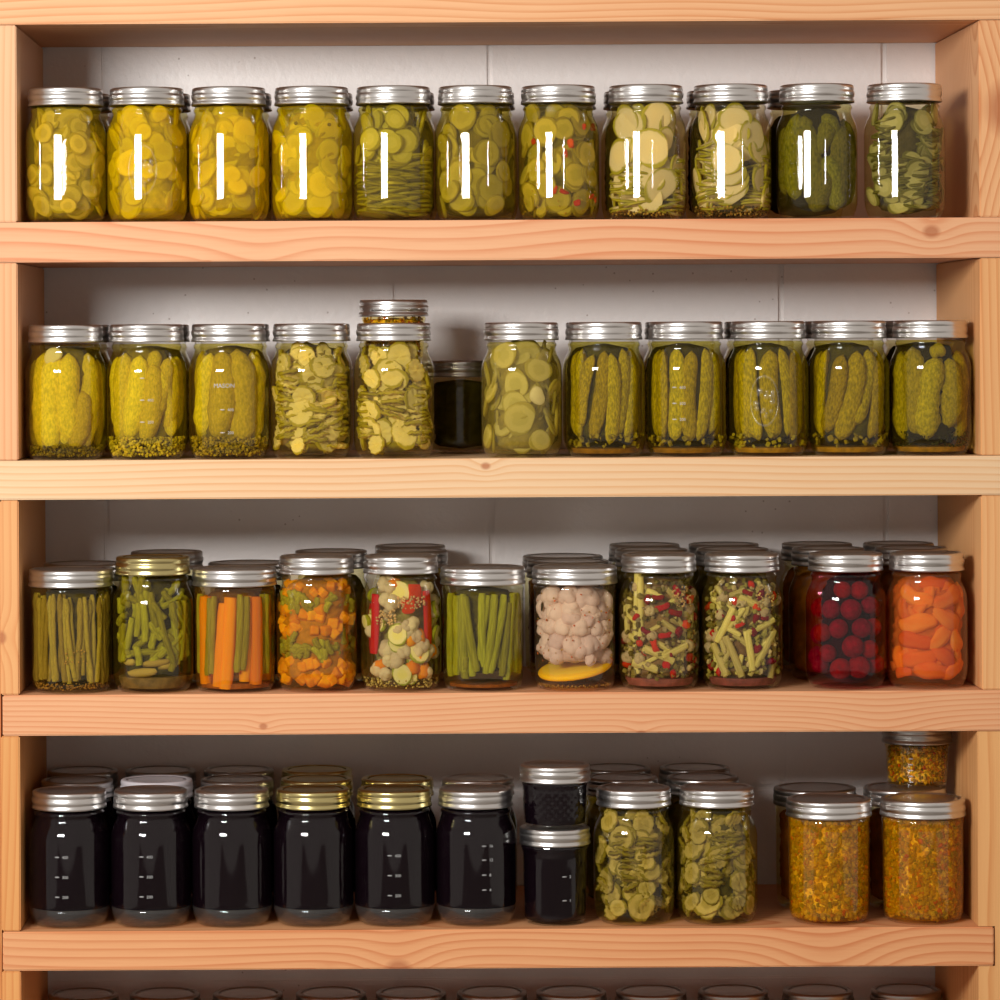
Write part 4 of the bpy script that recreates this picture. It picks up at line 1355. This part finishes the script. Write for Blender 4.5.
# --- row 4
g4 = 'jars in the front of the fourth shelf'
def dk_jar(px, lab, lid=SILVER, mk=None, seed=0):
    r = jar('pint', px, 860, D1 + 4, B4, lab, nothing, lid=lid, style='a' if not mk else 'p', dark=True, group=g4, seed=seed)
    lathe('refraction_glass_base', [(8, 1), (31, .8), (33, 2), (36, 5), (38.2, 9), (39.6, 14), (40.1, 18.6), (36, 20.5), (20, 17.2), (8, 16.8)], BASEGL, r, seg=40, cap=False)  # glass base, coloured and raised to imitate the shelf refracted below the liquid
    if mk:
        mk(r)
    return r
M3 = lambda off: (lambda r: marks(r, 'pint', [('400', 73), ('300', 53), ('200', 33)], off))
M4 = lambda r: marks(r, 'pint', [('16', 82), ('12', 68), ('8', 53), ('4', 38)], .25)
dk_jar(69.5, 'near-black fruit preserve with raised measuring marks, left end of fourth shelf', mk=M3(-.15), seed=61)
dk_jar(151, 'near-black preserve in front of the white-lidded jar, raised measuring marks', mk=M3(-.1), seed=62)
dk_jar(232, 'near-black preserve without measuring marks under a silver lid, third jar of fourth shelf', seed=63)
dk_jar(313.3, 'near-black preserve in plain glass under a greenish gold lid, fourth jar of fourth shelf', lid=GOLD, seed=64)
dk_jar(394.6, 'near-black preserve with measuring marks under a pale gold lid, fifth jar of fourth shelf', lid=GOLD, mk=M3(-.05), seed=65)
dk_jar(476, 'near-black preserve under a silver lid, immediately left of the two stacked short jars', mk=M4, seed=66)
r = jar('half', 555, 880, D1, B4, 'lower short jar of dark preserve with two measuring dots, carrying the quilted jar', nothing, style='a', dark=True, group=g4, seed=67)
marks(r, 'half', [('2', 50), ('1', 26)], .35)
jar('small', 555, 790, D1, B4 - 97.3, 'small quilted glass jar of dark preserve stacked on the short dark jar', nothing, style='q', dark=True, group=g4, seed=68)
oli = ((156, 140, 76), (174, 158, 96), (124, 112, 38))
jar('pint', 634, 860, D1 + 4, B4, 'olive pickle chips, the pint beside the stacked short jars on fourth shelf',
    slices_fn(*oli, (84, 76, 34), n=100, ar=(9, 14), zr=(12, 110), tilt=.6, crinkle=True, th=1.8, nm='crinkle_pickle_slice', fixed=[(.42, 56, 12.5), (.15, 20, 15, 0), (.3, 100, 13, 1)], edges=[(-.1, 40, 66, .35), (-.5, 70, 90, .3), (.4, 70, 90, .2)]), (.95, .93, .66), style='p', group=g4, seed=69)
jar('pint', 717, 860, D1 + 4, B4, 'olive pickle chips with a large pale round low down, next to the relish',
    slices_fn(*oli, (84, 76, 34), n=100, ar=(9, 14), zr=(12, 110), tilt=.6, crinkle=True, th=1.8, nm='crinkle_pickle_slice', fixed=[(-.38, 22, 14.5), (.55, 44, 11, 0)], edges=[(-.4, 40, 66, -.1), (.1, 66, 90, .1), (.5, 70, 96, .2)]), (.95, .93, .66), style='p', group=g4, seed=70)
def relish(n=1700, sr=(1.8, 3.8), z0=10):
    def f(root, kind, rng):
        top = JARS[kind]['fill'] - 1
        cols = [(190, 134, 22), (196, 142, 26), (180, 122, 18), (172, 118, 18), (204, 156, 44), (138, 112, 26), (192, 100, 26), (188, 128, 20)]
        mats = [P('relish_%d' % i, c, var=.0) for i, c in enumerate(cols)]
        core(root, kind, multi_mat('relish_mass', cols[:6], 300), 4.5, 5, top, 'relish_mass', .5)
        bits(root, kind, 'chopped_relish', mats, n, (6, top), sr, rng, 3.5)
        rp = [proto(('red_pepper_fleck', 1), blob_mesh(simple('red_pepper_fleck', (200, 76, 20)), 3, 2, .3, 4, .4))]
        pack_blobs(root, kind, 'red_pepper_fleck', rp, 12, (12, top - 4), (2.2, 3.6) if kind != 'small' else (1.5, 2.4), rng, .6)
    return f
jar('wide', 829, 860, D1 + 2, B4, 'wide jar of chopped golden relish, to the left of the other relish jar', relish(), (1.0, .93, .5), cloud_fill=.22, ccol=(200, 130, 8), group=g4, seed=71)
jar('wide', 923, 860, D1 + 2, B4, 'wide jar of chopped golden relish at the right end of the fourth shelf', relish(), (1.0, .93, .5), cloud_fill=.22, ccol=(200, 130, 8), group=g4, seed=72)

# --- jars standing behind
PAL = dict(y=(160, 138, 20), g=(120, 110, 28), d=(70, 64, 20), o=(170, 96, 30), b=(96, 90, 24), m=(110, 60, 34), r=(90, 10, 30))
def back(kind, px, py, depth, base, label, c, lid=None, group=None, seed=0, name='mason_jar'):
    if c == 'k':
        jar(kind, px, py, depth, base, label, nothing, lid=lid, style='p', dark=True, group=group, seed=seed, name=name)
    else:
        jar(kind, px, py, depth, base, label, plain_fn(PAL[c]), (.97, .94, .7), lid=lid, style='p', group=group, seed=seed, name=name)
def persp(px, d):    # picture column of a jar standing straight behind one at px
    return PX + (px - PX) * (DIST + D1) / (DIST + d)
row1 = [(66, 'y', 'olive yellow slices at the left end'), (147, 'y', 'jar with the oval emblem'), (229, 'y', 'third jar of yellow slices'), (312, 'y', 'jar with the dark clove'), (393.5, 'g', 'three pale slices jar'),
        (475.5, 'g', 'plain olive slices at the middle'), (558.5, 'g', 'red-flecked pickles'), (646, 'g', 'large zucchini rounds'), (731, 'd', 'fanned zucchini rounds'), (817, 'd', 'darkest green cucumbers')]
for i, (px, c, t_) in enumerate(row1):
    dx = (2, 2, 3, 3, 5, 5, 5, 0, 0, -3)[i]
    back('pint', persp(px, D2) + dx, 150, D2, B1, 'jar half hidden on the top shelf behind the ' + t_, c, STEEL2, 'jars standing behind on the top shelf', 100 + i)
row2 = [(66, 'y', 'garlic topped dill pickles'), (147, 'y', 'leaning dill pickles'), (229, 'y', 'two thick dill pickles'), (310.5, 'g', 'crinkle chips, fourth jar'), (521.5, 'g', 'pale slices with the garlic clove'), (606, 'd', 'first jar of spears'),
        (687.2, 'd', 'four broad spears'), (768.4, 'd', 'spears with the dark strip'), (849.6, 'd', 'right-leaning spears'), (930.8, 'd', 'stubby cucumbers at the right end')]
for i, (px, c, t_) in enumerate(row2):
    dx = (1, 1, 1, 2, 4, 1, 1, 1, 1, 1)[i]
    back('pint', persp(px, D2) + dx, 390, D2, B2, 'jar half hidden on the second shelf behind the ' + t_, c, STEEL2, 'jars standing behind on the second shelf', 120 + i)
back('half', 393.5, 400, D2, B2, 'short jar hidden behind the torn crinkle chips, under the small stacked jar', 'g', SILVER, None, 131)
jar('small', 393.5, 305, D2, B2 - 97.3, 'small jar stacked high behind the crinkle chips, only its silver lid and yellow brine showing', relish(500, (1.2, 2.2)), (.97, .9, .6), style='p', seed=132)
back('half', 460, 400, D2 + 42, B2, 'short dark green jar set back in the gap of the second shelf', 'd', STEEL2, None, 133)
row3 = [('wide', 70, 'b', 8, 'asparagus'), ('pint', 154, 'b', 8, 'gold-lidded cut beans'), ('wide', 238, 'b', 8, 'carrot sticks'), ('pint', 322, 'g', 8, 'layered carrot dice'), ('pint', 404.5, 'm', 8, 'red pepper mixed pickles'), ('wide', 575, 'm', -2, 'cauliflower'),
        ('pint', 659, 'g', -1, 'onion curl vegetable mix'), ('pint', 742, 'g', -1, 'green stick vegetable mix'), ('pint', 846, 'o', -7, 'beets'), ('pint', 927, 'o', -3, 'orange fruit')]
for i, (k_, px, c, dx, t_) in enumerate(row3):
    dd = D2 + (5 if k_ == 'wide' else 1)
    back(k_, persp(px, dd) + dx, 635, dd, B3, 'jar in the second rank of the third shelf behind the ' + t_, c, STEEL2, 'jars standing behind on the third shelf', 140 + i)
for i, (k_, px, c, dx, t_) in enumerate([row3[4], row3[5], row3[6], row3[7], row3[8], row3[9]]):
    dd = D3 + (9 if k_ == 'wide' else 3)
    back(k_, persp(px, dd) + dx - 1, 635, dd, B3, 'rearmost jar against the wall on the third shelf, behind the ' + t_, c, STEEL2, 'rearmost jars of the third shelf', 160 + i)
row4 = [('pint', 70, 'k', 0, 'leftmost dark preserve', STEEL2), ('pint', 151.5, 'k', 0, '', WHITELID), ('pint', 233.5, 'k', 0, 'third dark preserve', STEEL2), ('pint', 315.5, 'k', 0, 'greenish gold lidded preserve', GOLD), ('pint', 398, 'k', 0, 'pale gold lidded preserve', GOLD),
        ('pint', 480.5, 'k', 0, 'preserve beside the short stack', SILVER), ('pint', 555, 'g', 1, 'stacked short jars', STEEL2), ('pint', 634, 'g', -6, 'first olive chip jar', STEEL2), ('pint', 717, 'g', -6, 'second olive chip jar', STEEL2), ('wide', 829, 'o', -3, 'left relish jar', STEEL2), ('wide', 923, 'o', -5, 'right relish jar', SILVER)]
for i, (k_, px, c, dx, t_, lm) in enumerate(row4):
    lab = 'dark preserve jar with a white lid in the second rank of the fourth shelf' if i == 1 else 'jar in the second rank of the fourth shelf behind the ' + t_
    if i == 6:
        continue
    dd = D2 + (7 if k_ == 'wide' else 5)
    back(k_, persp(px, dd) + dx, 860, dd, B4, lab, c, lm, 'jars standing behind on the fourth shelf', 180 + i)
for i in (0, 1, 2, 3, 7, 8):
    k_, px, c, dx, t_, lm = row4[i]
    back(k_, persp(px, D3 + 4) + dx - 1, 860, D3 + 4, B4, 'rearmost jar on the fourth shelf, behind the ' + (t_ or 'white-lidded jar'), c, STEEL2 if i != 3 else GOLD, 'rearmost jars of the fourth shelf', 200 + i)
r = jar('small', 917, 765, D2 + 3, B4 - 124.3, 'small jar of golden relish perched on the rear wide lid at the right end', relish(600, (1.2, 2.2)), (.98, .90, .62), style='p', lid=STEEL2, seed=210)
marks(r, 'small', [('', 32), ('', 26), ('', 20), ('', 14), ('', 8)], -.25, None, 'raised_pattern')
for i, px in enumerate((83.5, 165, 248, 331, 411, 492, 571, 651, 733, 818, 906)):
    back('pint', px, 995, D3 + 4, B5, 'shadowed bottom shelf jar, only its lid rim showing, %s' % (
        'at the far left', 'second from the left', 'under the third dark preserve', 'under the greenish gold lid', 'under the pale gold lid', 'left of the picture middle', 'under the stacked short jars',
        'under the first olive chip jar', 'under the second olive chip jar', 'under the left relish jar', 'at the far right')[i], 'k', STEEL2, 'shadowed jars of the bottom shelf', 230 + i)

# ------------------------------------------------------------------ light
def area(name, loc, target, sx, sy, power, col):
    L = bpy.data.lights.new(name, 'AREA')
    L.shape = 'RECTANGLE'; L.size = sx; L.size_y = sy; L.energy = power; L.color = col
    o = bpy.data.objects.new(name, L)
    C.objects.link(o)
    o.location = loc
    d = Vector(target) - Vector(loc)
    o.rotation_euler = d.to_track_quat('-Z', 'Y').to_euler()
    return o
area('softbox_light', (-.70, -2.1, wz(-55)), (.45, .1, wz(130)), .8, .37, 58, (1.0, .985, .965))
w = bpy.data.worlds.new('room_air')
S.world = w
w.use_nodes = True
bg = w.node_tree.nodes['Background']
bg.inputs[0].default_value = (1.0, .89, .79, 1)
bg.inputs[1].default_value = .5

# ------------------------------------------------------------------ camera
cam = bpy.data.cameras.new('camera')
cam.sensor_width = 36
cam.lens = DIST / 1000 * 36
cam.shift_x = (500 - PX) / 1000
cam.shift_y = -(500 - PY) / 1000
cam.clip_start = .05
co = bpy.data.objects.new('camera', cam)
C.objects.link(co)
co.location = (PX * MM, -DIST * MM, wz(PY))
co.rotation_euler = (PI / 2, ROLL, 0)
S.camera = co
S.view_settings.view_transform = 'Standard'
S.view_settings.look = 'None'
S.view_settings.exposure = 0.0
S.view_settings.gamma = 1.0
S.cycles.transparent_max_bounces = 24
